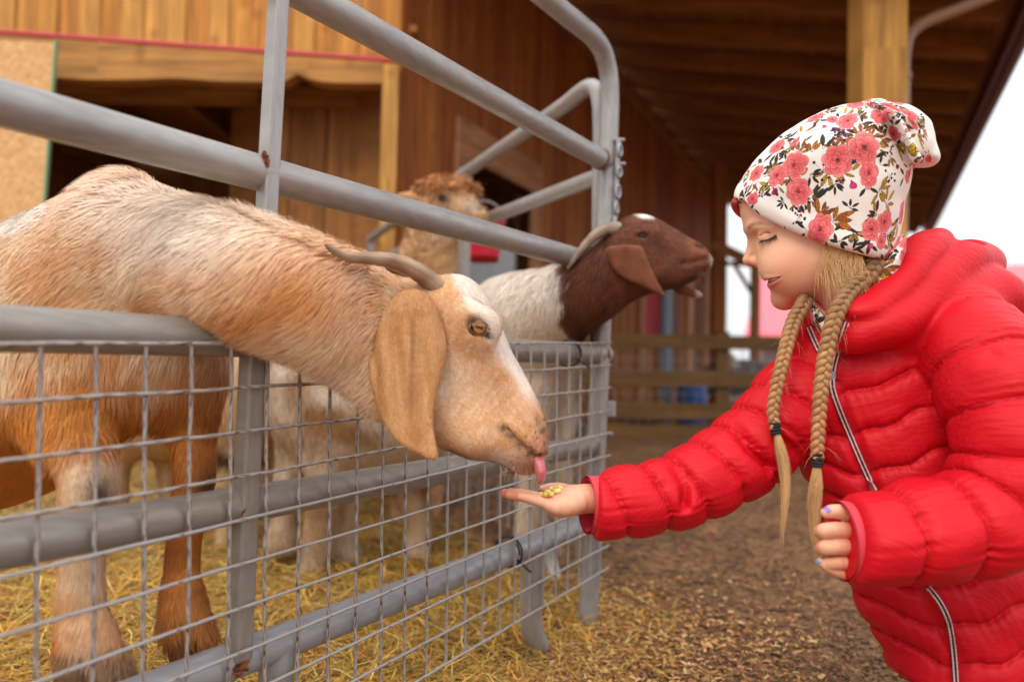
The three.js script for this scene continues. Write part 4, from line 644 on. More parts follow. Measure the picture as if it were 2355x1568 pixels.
  const hornPts = (dz) => [[1012, 668, 0.892], [990, 648, 0.885], [955, 622, 0.868], [905, 600, 0.85], [850, 594, 0.833], [800, 590, 0.818], [768, 577, 0.81], [747, 561, 0.804]].map(([x, y, Z]) => at(x, y, Z + dz));
  const hr = [0.0135, 0.0128, 0.0115, 0.0095, 0.0078, 0.0066, 0.005, 0.0022];
  const horn = (dz, sh) => { const c = smooth(hornPts(dz).map((p) => p.add(sh)), 40), r = c.map((_, i) => { const f = i / 40 * 7, k = Math.min(6, f | 0); return mix(hr[k], hr[k + 1], f - k) * (1 + 0.03 * Math.sin(i * 1.9)); }); return tubeGeo(c, r, 16); };
  part(goat, 'horn', horn(0, V(0, 0, 0)), hm); part(goat, 'horn', horn(0.058, V(-0.008, -0.004, 0)), hm);
  // eye
  const eye = new THREE.Group(); eye.name = 'eye'; const eP = toward(1106, 757, ZH, 0.0560), out = vec(0.12, 0.02, -1); goat.add(eye);
  const irisTex = (() => { const cv = document.createElement('canvas'); cv.width = cv.height = 128; const c = cv.getContext('2d'); const gr = c.createRadialGradient(64, 64, 8, 64, 64, 64); c.fillStyle = '#3a2417'; c.fillRect(0, 0, 128, 128); c.fillStyle = '#b9783a'; c.beginPath(); c.arc(64, 64, 56, 0, 7); c.fill(); for (let i = 0; i < 240; i++) { const a = rnd() * 6.28; c.strokeStyle = rnd() < 0.5 ? 'rgba(224,164,92,0.5)' : 'rgba(122,72,30,0.45)'; c.beginPath(); c.moveTo(64 + Math.cos(a) * 20, 64 + Math.sin(a) * 20); c.lineTo(64 + Math.cos(a) * 55, 64 + Math.sin(a) * 55); c.stroke(); } c.strokeStyle = '#4a2c18'; c.lineWidth = 7; c.beginPath(); c.arc(64, 64, 56, 0, 7); c.stroke(); c.fillStyle = '#120b08'; c.save(); c.translate(64, 60); c.rotate(0.1); c.fillRect(-36, -14, 72, 28); c.restore(); const t = new THREE.CanvasTexture(cv); t.colorSpace = THREE.SRGBColorSpace; return t; })();
  const eg = new THREE.SphereGeometry(0.0112, 28, 20), er = 0.0112, euv = eg.attributes.uv; const ex = vec(1, -0.12).cross(out).cross(out).negate().normalize(), ey = out.clone().cross(ex).normalize();
  eg.applyMatrix4(new THREE.Matrix4().makeBasis(ex, ey, out)); for (let i = 0; i < euv.count; i++) { const p = V().fromBufferAttribute(eg.attributes.position, i); const f = p.dot(out) > 0 ? 1 : 3; euv.setXY(i, clamp(0.5 + p.dot(ex) / er * 0.66 * f), clamp(0.5 + p.dot(ey) / er * 0.66 * f)); } eg.translate(eP.x, eP.y, eP.z);
  part(eye, 'eyeball', eg, new THREE.MeshPhysicalMaterial({ map: irisTex, roughness: 0.4, clearcoat: 0.35, clearcoatRoughness: 0.08 }));
  const lid = []; for (let i = 0; i <= 28; i++) { const a = i / 28 * Math.PI * 2; lid.push(eP.clone().addScaledVector(ex, Math.cos(a) * 0.0122).addScaledVector(ey, Math.sin(a) * (Math.sin(a) > 0 ? 0.0066 : 0.0084)).addScaledVector(out, 0.0062 + 0.001 * Math.sin(a))); }
  part(eye, 'eyelid', tubeGeo(lid, 0.0021, 8, { open: true }), new THREE.MeshStandardMaterial({ color: col(96, 64, 48), roughness: 0.6 }));
  for (const [t0, t1, r, tilt] of [[0, 1.14, 0.0121, 0.2], [2.2, Math.PI, 0.0119, 0.1]]) { const lg = new THREE.SphereGeometry(r, 24, 10, 0, Math.PI * 2, t0, t1 - t0); lg.rotateX(tilt); lg.applyMatrix4(new THREE.Matrix4().makeBasis(ex, ey, out)).translate(eP.x, eP.y, eP.z); part(eye, 'eyelid', lg, new THREE.MeshStandardMaterial({ color: col(186, 134, 96), roughness: 0.8 })); }
  { const B = new Blades(); for (let i = 0; i < 46; i++) { const a = rr(0.25, 2.9), r = eP.clone().addScaledVector(ex, Math.cos(a) * 0.0125).addScaledVector(ey, Math.sin(a) * 0.0085).addScaledVector(out, 0.0086), t = r.clone().addScaledVector(out, 0.005).addScaledVector(ey, rr(-0.007, -0.002)).addScaledVector(ex, rr(-0.003, 0.003)); B.add(r, r.clone().lerp(t, 0.5).addScaledVector(ey, 0.0012), t, ex, 0.0005, out, lin(120, 90, 66), lin(200, 160, 120)); } part(eye, 'lashes', B.geo(), M_FUR); }
  // tongue
  const tg = chain([q3(1226, 1040, 0.915, 14, 0.011), q3(1238, 1062, 0.905, 13, 0.012), q3(1243, 1082, 0.903, 13.5, 0.0125), q3(1243, 1098, 0.904, 11, 0.010), q3(1240, 1107, 0.905, 6, 0.006)], camF, 12);
  part(goat, 'tongue', surf(tg, at(1195, 1125, 0.94), at(1270, 1020, 0.88), 0.0022, (x, y, z) => mix3(lin(214, 126, 130), lin(196, 104, 112), clamp(0.5 + noise(x * 300, y * 300, z * 300)))), new THREE.MeshPhysicalMaterial({ vertexColors: true, roughness: 0.35, clearcoat: 0.4, clearcoatRoughness: 0.3 }));
  // hooves
  const hoofM = new THREE.MeshStandardMaterial({ color: col(70, 54, 44), roughness: 0.6 });
  for (const [a, b, Z, r] of [[[412, 1484], [424, 1512], 0.888, 22], [[470, 1470], [484, 1494], 0.890, 18], [[178, 1565], [182, 1600], 0.80, 38], [[266, 1562], [282, 1592], 0.80, 34]]) part(goat, 'hoof', surf(chain([q3(a[0], a[1], Z, r), q3(b[0], b[1], Z - 0.004, r * 0.62)], camF, 4), at(a[0] - 60, b[1] + 50, Z + 0.05), at(b[0] + 60, a[1] - 50, Z - 0.05), 0.004), hoofM);
  // whiskers
  { const B = new Blades(); for (let i = 0; i < 44; i++) { const onLip = rnd() < 0.5, x = onLip ? rr(1244, 1262) : rr(1150, 1235), y = onLip ? rr(1020, 1062) : rr(1070, 1090), r = at(x, y, ZH - rr(-0.01, 0.02)), d = onLip ? vec(rr(0.4, 1), rr(-0.7, 0.5), rr(-0.5, 0.5)) : vec(rr(-0.6, 0.3), -1, rr(-0.4, 0.4)), L = rr(0.005, 0.014); B.add(r, r.clone().addScaledVector(d, L / 2), r.clone().addScaledVector(d, L).add(V(0, -0.003, 0)), d.clone().cross(camF).normalize(), 0.00022, camF.clone().negate(), lin(206, 180, 156), lin(220, 200, 180)); } part(goat, 'whiskers', B.geo(), M_FUR, 'stuff'); }
  stage('near goat');
}
// ---- brown-headed goat ----
{
  const goat = thing('goat', 'white goat with a brown head looking over the panel by the corner post', 'goat', 'goats in the pen');
  const Z = 1.56, FL = flank(Z), z4 = ([x, y]) => [781 + x * 0.415, 325.4 + y * 0.415], O = at(1500, 600, Z), pr = (l) => profile(l.map(z4), Z, O);
  const head = inflate(O, camR, camU, pr([[1500, 520], [1545, 455], [1610, 415], [1660, 408], [1740, 425], [1820, 465], [1900, 510], [1960, 545], [2015, 578], [2045, 615], [2066, 655], [2058, 700], [2025, 738], [1980, 765], [1900, 800], [1820, 822], [1720, 830], [1620, 820], [1540, 760], [1490, 660]]), (u, v) => { const x = u * FPX / Z + 1500; return mix(0.058, 0.036, sstep(1450, 1600, x)); }, 0.045);
  const c4 = (x, y, zz, a, b) => { const q = z4([x, y]); return q3(q[0], q[1], zz, a * 0.415, b); };
  const neck = chain([c4(1640, 640, 1.57, 170, 0.055), c4(1500, 740, 1.57, 190, 0.06), c4(1370, 830, 1.6, 200, 0.07), c4(1230, 900, 1.66, 215, 0.085), c4(1090, 960, 1.74, 235, 0.10), c4(950, 1010, 1.86, 260, 0.12)], camF, 16);
  const torso = chain([c4(1120, 1010, 1.80, 250, 0.11), c4(980, 1080, 1.95, 300, 0.14), c4(860, 1110, 2.25, 320, 0.17), c4(800, 1110, 2.6, 300, 0.17)], camR, 10);
  const legs = [chain([q3(1245, 830, 1.78, 60), q3(1238, 960, 1.74, 34), q3(1225, 1050, 1.72, 27), q3(1218, 1150, 1.70, 24), q3(1215, 1215, 1.69, 30), q3(1222, 1236, 1.69, 26)], camF, 10), chain([q3(1290, 830, 1.83, 45), q3(1296, 960, 1.80, 28), q3(1290, 1060, 1.78, 24), q3(1300, 1160, 1.77, 22), q3(1306, 1196, 1.77, 26)], camF, 10)];
  const eP = at(...z4([1652, 545]), Z).addScaledVector(camF, -0.047), brow = ell(at(...z4([1640, 528]), Z).addScaledVector(camF, -0.042), 0.028, 0.015, 0.014), sock = ell(at(...z4([1655, 547]), Z).addScaledVector(camF, -0.056), 0.014, 0.010, 0.01);
  const f0 = (x, y, z) => smin(head(x, y, z), brow(x, y, z), 0.02), mo = chain([[1900, 680], [1960, 672], [2020, 655], [2056, 645]].map((p) => ({ p: meet(f0, ...z4(p), 1.2, 1.9), a: 0.005 })), camF, 6), no = ell(meet(f0, ...z4([2003, 585]), 1.2, 1.9), 0.012, 0.007, 0.01);
  const field = (x, y, z) => { let h = f0(x, y, z); h = smax(h, -mo(x, y, z), 0.006); h = smax(h, -no(x, y, z), 0.006); h = smax(h, -sock(x, y, z), 0.005); h = smin(h, neck(x, y, z), 0.035); let b = smin(torso(x, y, z), legs[0](x, y, z), 0.05); b = smin(b, legs[1](x, y, z), 0.05); return smin(h, b, 0.06); };
  const BR = lin(112, 62, 38), BRD = lin(72, 36, 22), BRL = lin(142, 84, 54);
  const paint = (x, y, z) => {
    const [bx, by] = FL(x, y, z), zx = (bx - 781) / 0.415, zy = (by - 325.4) / 0.415, k = fbm(zx * 0.012, zy * 0.012, 2, 3), k2 = noise(zx * 0.03 + zy * 0.02, zy * 0.01, 6);
    let br = mix3(BR, BRD, clamp(0.3 + k * 1.4 + k2 * 0.35)); br = mix3(br, BRL, clamp(blob(zx, zy, 1960, 600, 90, 60) * 0.7 + blob(zx, zy, 1600, 560, 60, 50) * 0.3)); br = mix3(br, lin(216, 190, 176), clamp(blob(zx, zy, 2062, 680, 18, 60) * 0.85 + blob(zx, zy, 2020, 742, 40, 14) * 0.5)); br = mix3(br, lin(52, 34, 30), clamp(blob(zx, zy, 2003, 585, 26, 14) + blob(zx, zy, 1655, 547, 40, 20) * 0.7));
    br = mix3(br, WHITE, clamp(sstep(0.3, 0.7, blob(zx, zy, 1690, 425, 55, 30) + k * 0.3)));
    const edge = 1238 - (zy - 700) * 0.08 + k * 90 + k2 * 22 + Math.max(0, zy - 1000) * 1.4; let wh = mix3(WHITE, lin(222, 204, 184), clamp(0.2 + k)); wh = mix3(wh, lin(196, 166, 132), sstep(1150, 1400, zy) * 0.6);
    return mix3(wh, br, sstep(-14, 14, zx - edge));
  };
  const lo = V(-0.5, 0.1, -2.9), hi = V(0.52, 1.0, -1.4), g = surf(field, lo, hi, 0.008, paint), body = part(goat, 'body', g, M_SKIN_A);
  part(body, 'coat', coat(g, 90000, (p, n) => { const [bx, by] = FL(p.x, p.y, p.z), zx = (bx - 781) / 0.415; if (p.z < -2 || n.z < -0.2) return null; return zx > 1480 ? { keep: 0.8, len: 0.012, dir: vec(-1, 0.2), lift: 0.15, w: 0.002, mess: 0.7 } : { keep: 1, len: 0.024, dir: vec(-0.4, -1), lift: 0.2, w: 0.0022, fine: 0.7 }; }, paint), M_FUR, 'stuff');
  const ear = (list, Ze, cv, name) => { const o = at(...z4(list[0]), Ze), m = inflate(o, camR, camU, profile(list.map(z4), Ze, o), () => 0.006, 0.008, cv), xs = list.map((q) => z4(q)[0]), ys = list.map((q) => z4(q)[1]); part(goat, 'ear', surf(m, at(Math.min(...xs) - 20, Math.max(...ys) + 20, Ze + 0.07), at(Math.max(...xs) + 20, Math.min(...ys) - 20, Ze - 0.07), 0.005, (x, y, z) => { const [bx, by] = FL(x, y, z), tip = name ? sstep(1770, 1800, (bx - 781) / 0.415) : sstep(1985, 2010, (bx - 781) / 0.415); return mix3(mix3(lin(128, 74, 46), lin(96, 50, 30), clamp(0.5 + fbm(bx * 0.03, by * 0.03, 3) * 1.5)), lin(206, 170, 150), tip * 0.7); }), M_SKIN_A); };
  ear([[1470, 600], [1530, 575], [1610, 572], [1675, 585], [1705, 650], [1735, 715], [1765, 780], [1800, 845], [1795, 866], [1760, 845], [1690, 810], [1610, 775], [1540, 730], [1495, 665]], Z - 0.075, (u, v) => -0.9 * (u - 0.04 + v) * (u - 0.04 + v), true);
  ear([[1840, 790], [1905, 785], [1945, 808], [2005, 838], [2014, 856], [1992, 868], [1925, 858], [1865, 838]], Z + 0.04, null, false);
  const hm = hornMaterial([0.42, 0.36, 0.31], [0.70, 0.62, 0.54]);
  for (const dz of [-0.028, 0.03]) { const c = smooth([[1560, 500], [1525, 482], [1450, 498], [1380, 555], [1315, 630], [1262, 702]].map((p) => at(...z4(p), Z + dz + (dz > 0 ? 0.01 : 0)).add(V(dz > 0 ? 0.012 : 0, dz > 0 ? -0.012 : 0, 0))), 30), r = c.map((_, i) => mix(0.0175, 0.004, Math.pow(i / 30, 1.2)) * (1 + 0.04 * Math.sin(i * 1.7))); part(goat, 'horn', tubeGeo(c, r, 14), hm); }
  const eye = new THREE.Group(); eye.name = 'eye'; goat.add(eye);
  part(eye, 'eyeball', new THREE.SphereGeometry(0.011, 18, 14).translate(eP.x, eP.y, eP.z), new THREE.MeshPhysicalMaterial({ color: col(120, 96, 78), roughness: 0.2, clearcoat: 1 }));
  part(eye, 'pupil', new THREE.SphereGeometry(1, 12, 8).scale(0.007, 0.003, 0.002).translate(eP.x, eP.y, eP.z + 0.0102), M_VOID);
  stage('brown-headed goat');
}
// ---- the goats and the alpaca behind ----
function animal(name, label, category, group, f, lo, hi, cell, paint, fur) { const t = thing(name, label, category, group); const g = surf(f, lo, hi, cell, paint); const b = part(t, 'body', g, M_SKIN_A); if (fur) part(b, 'coat', coat(g, fur.n, (p, n) => n.z < -0.25 ? null : ({ keep: 1, len: fur.len, dir: vec(fur.dx, -1), lift: fur.lift, w: fur.w, mess: fur.mess ?? 1, fine: fur.fine ?? 0.6, tuft: 0.22 }), paint), M_FUR, 'stuff'); return { t, b, g }; }
const join = (list, k) => (x, y, z) => { let d = list[0](x, y, z); for (let i = 1; i < list.length; i++) d = smin(d, list[i](x, y, z), k); return d; };
{
  const Z = 1.98, FL = flank(Z), gy = (Zz) => 820 + EYE * FPX / Zz;
  const torso = chain([q3(1120, 930, 2.25, 150, 0.14), q3(960, 935, 2.1, 160, 0.15), q3(820, 935, 2.0, 150, 0.14), q3(735, 930, 1.97, 115, 0.11)], camF, 10), neck = chain([q3(750, 900, 1.97, 105, 0.09), q3(700, 800, 1.98, 78, 0.065), q3(672, 720, 1.98, 62, 0.05)], camF, 8), head = chain([q3(680, 715, 1.98, 52, 0.055), q3(640, 745, 1.97, 46, 0.045), q3(606, 776, 1.96, 30, 0.032)], camF, 6);
  const leg = (p) => chain(p.map(([x, y, z, r]) => q3(x, y, z, r)), camF, 8);
  const legs = [leg([[760, 1000, 1.95, 62], [745, 1130, 1.94, 38], [738, 1180, 1.94, 32], [722, 1270, 1.94, 26], [708, 1322, 1.93, 30]]), leg([[690, 980, 2.02, 50], [668, 1110, 2.02, 36], [656, 1180, 2.02, 28], [646, 1240, 2.02, 34]]), leg([[960, 1000, 2.1, 70], [940, 1120, 2.1, 36], [960, 1200, 2.1, 26], [950, 1288, 2.1, 30]]), leg([[800, 1030, 2.06, 46], [800, 1140, 2.06, 34], [790, 1220, 2.06, 26], [800, 1296, 2.06, 32]])];
  const f = join([torso, neck, head, ...legs], 0.05);
  const paint = (x, y, z) => { const [bx, by] = FL(x, y, z), k = fbm(bx * 0.012, by * 0.012, 4, 3), k2 = fbm(bx * 0.006, by * 0.006, 9, 2); let c = mix3(lin(222, 206, 190), lin(190, 160, 128), clamp(0.3 + k * 1.5)); c = mix3(c, lin(160, 120, 80), clamp(sstep(0.06, 0.26, k2 + blob(bx, by, 690, 960, 70, 60) * 0.2))); c = mix3(c, lin(190, 150, 100), sstep(1080, 1180, by) * 0.35); return mix3(c, SOOT, sstep(1290, 1320, by) * 0.3); };
  animal('goat', 'white goat with tan blotches standing on the hay behind the near goat\'s ear', 'goat', 'goats in the pen', f, V(-0.85, 0.0, -2.5), V(0.1, 0.9, -1.78), 0.011, paint, { n: 60000, len: 0.026, dx: 0.3, lift: 0.25, w: 0.0028 });
}
{
  const Z = 2.25, FL = flank(Z);
  const torso = chain([q3(250, 920, 2.3, 130, 0.14), q3(400, 915, 2.28, 135, 0.15), q3(560, 905, 2.25, 120, 0.14), q3(640, 890, 2.25, 95, 0.1)], camF, 10), neck = chain([q3(630, 870, 2.25, 85, 0.08), q3(690, 790, 2.3, 60, 0.055), q3(720, 740, 2.32, 50, 0.05)], camF, 6);
  const leg = (x, z0) => chain([q3(x, 980, z0, 46), q3(x - 6, 1090, z0, 30), q3(x, 1160, z0, 23), q3(x - 4, 818 + (EYE - 0.03) * FPX / z0, z0, 26)], camF, 7);
  const f = join([torso, neck, leg(270, 2.25), leg(400, 2.36), leg(527, 2.2), leg(640, 2.38)], 0.05);
  animal('goat', 'cream goat standing in shade behind the near goat\'s front legs', 'goat', 'goats in the pen', f, V(-1.55, 0, -2.7), V(-0.5, 0.85, -1.95), 0.013, (x, y, z) => { const [bx, by] = FL(x, y, z), k = fbm(bx * 0.01, by * 0.01, 14, 3), k2 = fbm(bx * 0.008, by * 0.008, 22, 2); let c = mix3(lin(216, 188, 150), lin(188, 148, 104), clamp(0.4 + k * 1.4)); return mix3(c, lin(84, 62, 44), clamp(sstep(0.1, 0.28, k2) * sstep(480, 520, bx))); }, { n: 40000, len: 0.028, dx: -0.3, lift: 0.25, w: 0.003 });
}
{
  const Z = 2.3, FL = flank(Z), z4 = ([x, y]) => [781 + x * 0.415, 325.4 + y * 0.415], c4 = (x, y, zz, a, b) => { const q = z4([x, y]); return q3(q[0], q[1], zz, a * 0.415, b); };
  const wool = (x, y, z, s) => (noise(x * 44, y * 44, z * 44) * 0.006 + noise(x * 90, y * 90, z * 90) * 0.005) * s;
  const skull = chain([c4(560, 330, 2.3, 120, 0.075), c4(650, 355, 2.27, 95, 0.06), c4(730, 390, 2.24, 60, 0.045), c4(785, 412, 2.22, 40, 0.034)], camF, 10), knot = ell(at(...z4([590, 275]), 2.29), PX(72, 2.3), PX(32, 2.3), 0.085), neck = chain([c4(560, 380, 2.32, 110, 0.08), c4(510, 520, 2.35, 135, 0.09), c4(480, 700, 2.4, 150, 0.10), c4(440, 900, 2.5, 190, 0.13)], camF, 12), torso = chain([q3(960, 790, 2.55, 130, 0.2), q3(850, 800, 2.75, 150, 0.24), q3(760, 810, 3.0, 140, 0.23)], camF, 8);
  const leg = (x, z0) => chain([q3(x, 860, z0, 60), q3(x, 960, z0, 34), q3(x, 818 + (EYE - 0.02) * FPX / z0, z0, 26)], camF, 5);
  const f = (x, y, z) => { let d = smin(neck(x, y, z), torso(x, y, z), 0.09) - wool(x, y, z, 1); d = smin(d, skull(x, y, z) - wool(x, y, z, 0.25), 0.03); d = smin(d, knot(x, y, z) - wool(x, y, z, 1.6), 0.02); for (const l of legs) d = smin(d, l(x, y, z), 0.06); return d; };
  const legs = [leg(930, 2.6), leg(985, 2.7), leg(780, 2.95), leg(720, 3.05)];
  const a = animal('alpaca', 'fawn alpaca with a curly ginger topknot peering over the rail', 'alpaca', undefined, f, V(-0.95, 0, -3.4), V(0.05, 1.3, -2.05), 0.010, (x, y, z) => { const [bx, by] = FL(x, y, z), zx = (bx - 781) / 0.415, zy = (by - 325.4) / 0.415, k = noise(x * 40, y * 40, z * 40) + fbm(x * 14, y * 14, z * 14, 2); let c = mix3(lin(220, 180, 136), lin(194, 148, 100), clamp(0.4 + k * 0.6)); c = mix3(c, mix3(lin(196, 128, 70), lin(150, 88, 42), clamp(0.5 + k * 0.8)), clamp(sstep(325, 285, zy - (zx - 500) * 0.02 + k * 20) * 0.9)); c = mix3(c, lin(190, 172, 156), blob(zx, zy, 740, 392, 80, 46) * 0.9); c = mix3(c, lin(236, 218, 196), blob(zx, zy, 560, 520, 70, 50) * 0.5); return mix3(c, lin(90, 72, 62), clamp(blob(zx, zy, 780, 405, 18, 10) * 0.9 + blob(zx, zy, 585, 340, 44, 24) * 0.75)); }, { n: 60000, len: 0.02, dx: 0.1, lift: 0.6, w: 0.0026, mess: 3 });
  const e = at(...z4([590, 338]), 2.3).addScaledVector(camF, -0.072); part(a.t, 'eye', new THREE.SphereGeometry(0.02, 16, 12).translate(e.x, e.y, e.z), new THREE.MeshPhysicalMaterial({ color: col(26, 20, 20), roughness: 0.45 }));
  for (const dz of [-0.045, 0.05]) part(a.t, 'ear', surf(chain([c4(470, 315, 2.3 + dz, 24, 0.012), c4(400, 300, 2.31 + dz, 26, 0.01), c4(325, 295, 2.32 + dz, 7, 0.006)], camF, 6), at(...z4([290, 360]), 2.36 + dz), at(...z4([500, 260]), 2.26 + dz), 0.007, () => lin(204, 150, 104)), M_SKIN_A);
}
{
  const Z = 8.2, c = at(1690, 850, Z); c.y = 0; const B = (x, y, z) => V(c.x + x, y, c.z + z);
  const f = join([chain([{ p: B(-0.2, 0.42, 0), a: 0.2 }, { p: B(0.1, 0.46, 0.02), a: 0.22 }, { p: B(0.42, 0.42, 0.1), a: 0.2 }], V(0, 0, 1), 6), chain([{ p: B(-0.2, 0.55, 0.05), a: 0.13 }, { p: B(-0.16, 0.66, 0.2), a: 0.1 }, { p: B(-0.12, 0.6, 0.32), a: 0.07 }], V(1, 0, 0), 6), ...[[-0.18, 0.08], [0.35, 0.1], [-0.12, -0.1], [0.3, -0.1]].map(([x, z]) => chain([{ p: B(x, 0.3, z), a: 0.07 }, { p: B(x, 0.03, z), a: 0.045 }], V(0, 0, 1), 3))], 0.08);
  animal('sheep', 'grey sheep with a pale face standing beyond the board fence', 'sheep', undefined, f, B(-0.5, 0, -0.4), B(0.8, 0.9, 0.5), 0.025, (x, y, z) => mix3(mix3(lin(96, 92, 92), lin(136, 128, 122), clamp(0.5 + fbm(x * 8, y * 8, z * 8) * 1.4)), lin(206, 190, 170), blob(x, y, c.x - 0.14, 0.6, 0.07, 0.14)));
}
stage('other animals');
// ---------- the girl ----------
{
  const girl = thing('person', 'girl in a red quilted jacket and flowered cap holding out grain to the goat', 'person');
  const z1 = ([x, y]) => [1561.8 + x * 0.4151, 195.2 + y * 0.4151], Z = 1.06, K = 0.4151;
  // the head's own axes: gF from the near cheek to the far one, gR from face to nape
  const gF = at(1850, 520, 1).sub(camera.position).normalize(), gR = gF.clone().cross(camU).normalize(), gU = gR.clone().cross(gF).normalize();
  const O = at(...z1([800, 800]), Z), ZC = O.clone().sub(camera.position).dot(gF);
  const toPlane = (x, y) => { const d = at(x, y, 1).sub(camera.position); return camera.position.clone().addScaledVector(d, ZC / d.dot(gF)); };
  const A = (x, y, w = 0) => toPlane(...z1([x, y])).addScaledVector(gF, -w);      // w: out towards the near cheek
  const pr = (l) => l.map((q) => { const p = A(q[0], q[1]).sub(O); return [p.dot(gR), p.dot(gU)]; });
  const m0 = A(700, 700), mx = A(1000, 700).sub(m0).dot(gR) / 300, my = -A(700, 1000).sub(m0).dot(gU) / 300;      // metres for one step across and down
  const o0 = O.clone().sub(m0), uvz = (u, v) => [700 + (u + o0.dot(gR)) / mx, 700 - (v + o0.dot(gU)) / my];
  const fz = (x, y, z) => { const qx = x - O.x, qy = y - O.y, qz = z - O.z, w = Math.abs(qx * gF.x + qy * gF.y + qz * gF.z), s = 1 + w / ZC; return uvz((qx * gR.x + qy * gR.y + qz * gR.z) * s, (qx * gU.x + qy * gU.y + qz * gU.z) * s); };
  const S1 = (px) => px * mx;
  // head
  const base = inflate(O, gR, gU, pr([[352, 560], [340, 640], [338, 700], [352, 760], [376, 808], [402, 850], [412, 890], [420, 940], [432, 990], [446, 1030], [462, 1056], [490, 1068], [508, 1084], [500, 1104], [508, 1128], [526, 1150], [536, 1178], [552, 1210], [590, 1228], [640, 1220], [710, 1190], [790, 1160], [860, 1120], [960, 1060], [1060, 980], [1150, 850], [1190, 700], [1170, 500], [1060, 330], [880, 240], [680, 260], [500, 370], [400, 470]]),
    (u, v) => { const [x, y] = uvz(u, v); let h = mix(0.046, 0.066, sstep(420, 800, x)); h *= mix(1, 0.80, sstep(1000, 1200, y) * sstep(900, 600, x)); return h; }, (u, v) => { const [x, y] = uvz(u, v); return mix(0.048, 0.058, sstep(500, 900, x)) * mix(1, 0.8, sstep(1000, 1150, y)); });
  const nose = chain([{ p: A(404, 850), a: 0.006, b: 0.009 }, { p: A(402, 890), a: 0.0066, b: 0.0098 }, { p: A(394, 930), a: 0.0074, b: 0.011 }, { p: A(383, 964), a: 0.0078, b: 0.0115 }], gF, 8);
  const ala = [-1, 1].map((s) => ell(A(440, 978, s * 0.0115), 0.0098, 0.0082, 0.0068)), noseBase = ell(A(414, 982), 0.0125, 0.0075, 0.0095), nostr = [-1, 1].map((s) => ell(A(416, 1005, s * 0.0085), 0.0058, 0.0026, 0.0038, vec(1, 0.25), vec(-0.25, 1)));
  const chin = ell(A(580, 1186), 0.017, 0.0155, 0.022), cheek = [-1, 1].map((s) => ell(A(630, 1000, s * 0.041), 0.034, 0.032, 0.025)), cheekF = [-1, 1].map((s) => ell(A(555, 1005, s * 0.031), 0.022, 0.021, 0.019)), lid = [-1, 1].map((s) => ell(A(492, 842, s * 0.0335), 0.0125, 0.0100, 0.0105)), sock = [-1, 1].map((s) => ell(A(462, 835, s * 0.036), 0.020, 0.012, 0.012)), browR = [-1, 1].map((s) => chain([{ p: A(392, 800, s * 0.010), a: 0.007 }, { p: A(430, 782, s * 0.030), a: 0.0075 }, { p: A(520, 780, s * 0.046), a: 0.0065 }], gF, 6));
  const lidFold = chain([[460, 834], [482, 822], [510, 817], [540, 822]].map(([x, y]) => ({ p: A(x, y, 0.0455 - (x < 470 ? 0.006 : 0)), a: 0.0016 })), gF, 6);
  const neckS = chain([{ p: A(900, 1040), a: 0.05, b: 0.045 }, { p: A(960, 1200), a: 0.046, b: 0.045 }, { p: A(1050, 1400), a: 0.052, b: 0.05 }], gF, 6);
  const face0 = (x, y, z) => { let d = base(x, y, z); for (const c of cheek) d = smin(d, c(x, y, z), 0.03); for (const c of cheekF) d = smin(d, c(x, y, z), 0.024); return smin(d, chin(x, y, z), 0.016); };
  const across = (p) => { const w = p.clone().sub(O).dot(gF); return p.clone().addScaledVector(gF, -2 * w); };
  const lip = (pts, r, sink = 0, thin = 0.5) => { const n = pts.length, near = pts.slice(1).map(([x, y]) => meet(face0, ...z1([x, y]), 0.8, 1.25).addScaledVector(gF, sink)), c = [...near.map(across).reverse(), A(pts[0][0] + sink * 2000, pts[0][1]), ...near]; return chain(c.map((p, i) => ({ p, a: r * (1 - thin * (Math.abs(i - n + 1) / (n - 1)) ** 2) })), V(0, 1, 0), 18); };
  const lipU = lip([[468, 1060], [492, 1066], [524, 1066], [560, 1062]], 0.0040, 0.0034), lipL = lip([[502, 1110], [520, 1100], [542, 1086], [564, 1070]], 0.0048, 0.0032), gap = lip([[486, 1084], [508, 1084], [536, 1076], [568, 1063]], 0.0035, 0.0006, 0.82), gap2 = ell(A(500, 1087), 0.011, 0.0042, 0.016, vec(1, 0.2), vec(-0.2, 1));
  const face = (x, y, z) => {
    let d = base(x, y, z);
    d = smin(d, neckS(x, y, z), 0.02);
    if (d < 0.06) {
      for (const s of sock) d = smax(d, -s(x, y, z), 0.014);
      for (const b of browR) d = smin(d, b(x, y, z), 0.012);
      for (const l of lid) d = smin(d, l(x, y, z), 0.010);
      for (const c of cheek) d = smin(d, c(x, y, z), 0.03); for (const c of cheekF) d = smin(d, c(x, y, z), 0.024);
      d = smin(d, chin(x, y, z), 0.016); d = smin(d, nose(x, y, z), 0.009); d = smin(d, noseBase(x, y, z), 0.007); for (const a of ala) d = smin(d, a(x, y, z), 0.004);
      for (const n of nostr) d = smax(d, -n(x, y, z), 0.002);
      d = smin(d, lipU(x, y, z), 0.0035); d = smin(d, lipL(x, y, z), 0.0035); d = smax(d, -gap(x, y, z), 0.002); d = smax(d, -gap2(x, y, z), 0.002); d = smax(d, -lidFold(x, y, z), 0.002);
    }
    return d;
  };
  const SK = lin(232, 180, 148), SKR = lin(214, 130, 102), LIPC = lin(218, 132, 118), BROW = lin(142, 96, 66);
  const browLine = chain([[386, 792], [405, 775], [430, 766], [465, 767], [505, 774]].map(([x, y], i) => ({ p: meet(face, ...z1([x, y]), 0.8, 1.25), a: 0.0028 - 0.0003 * i })), gF, 8);
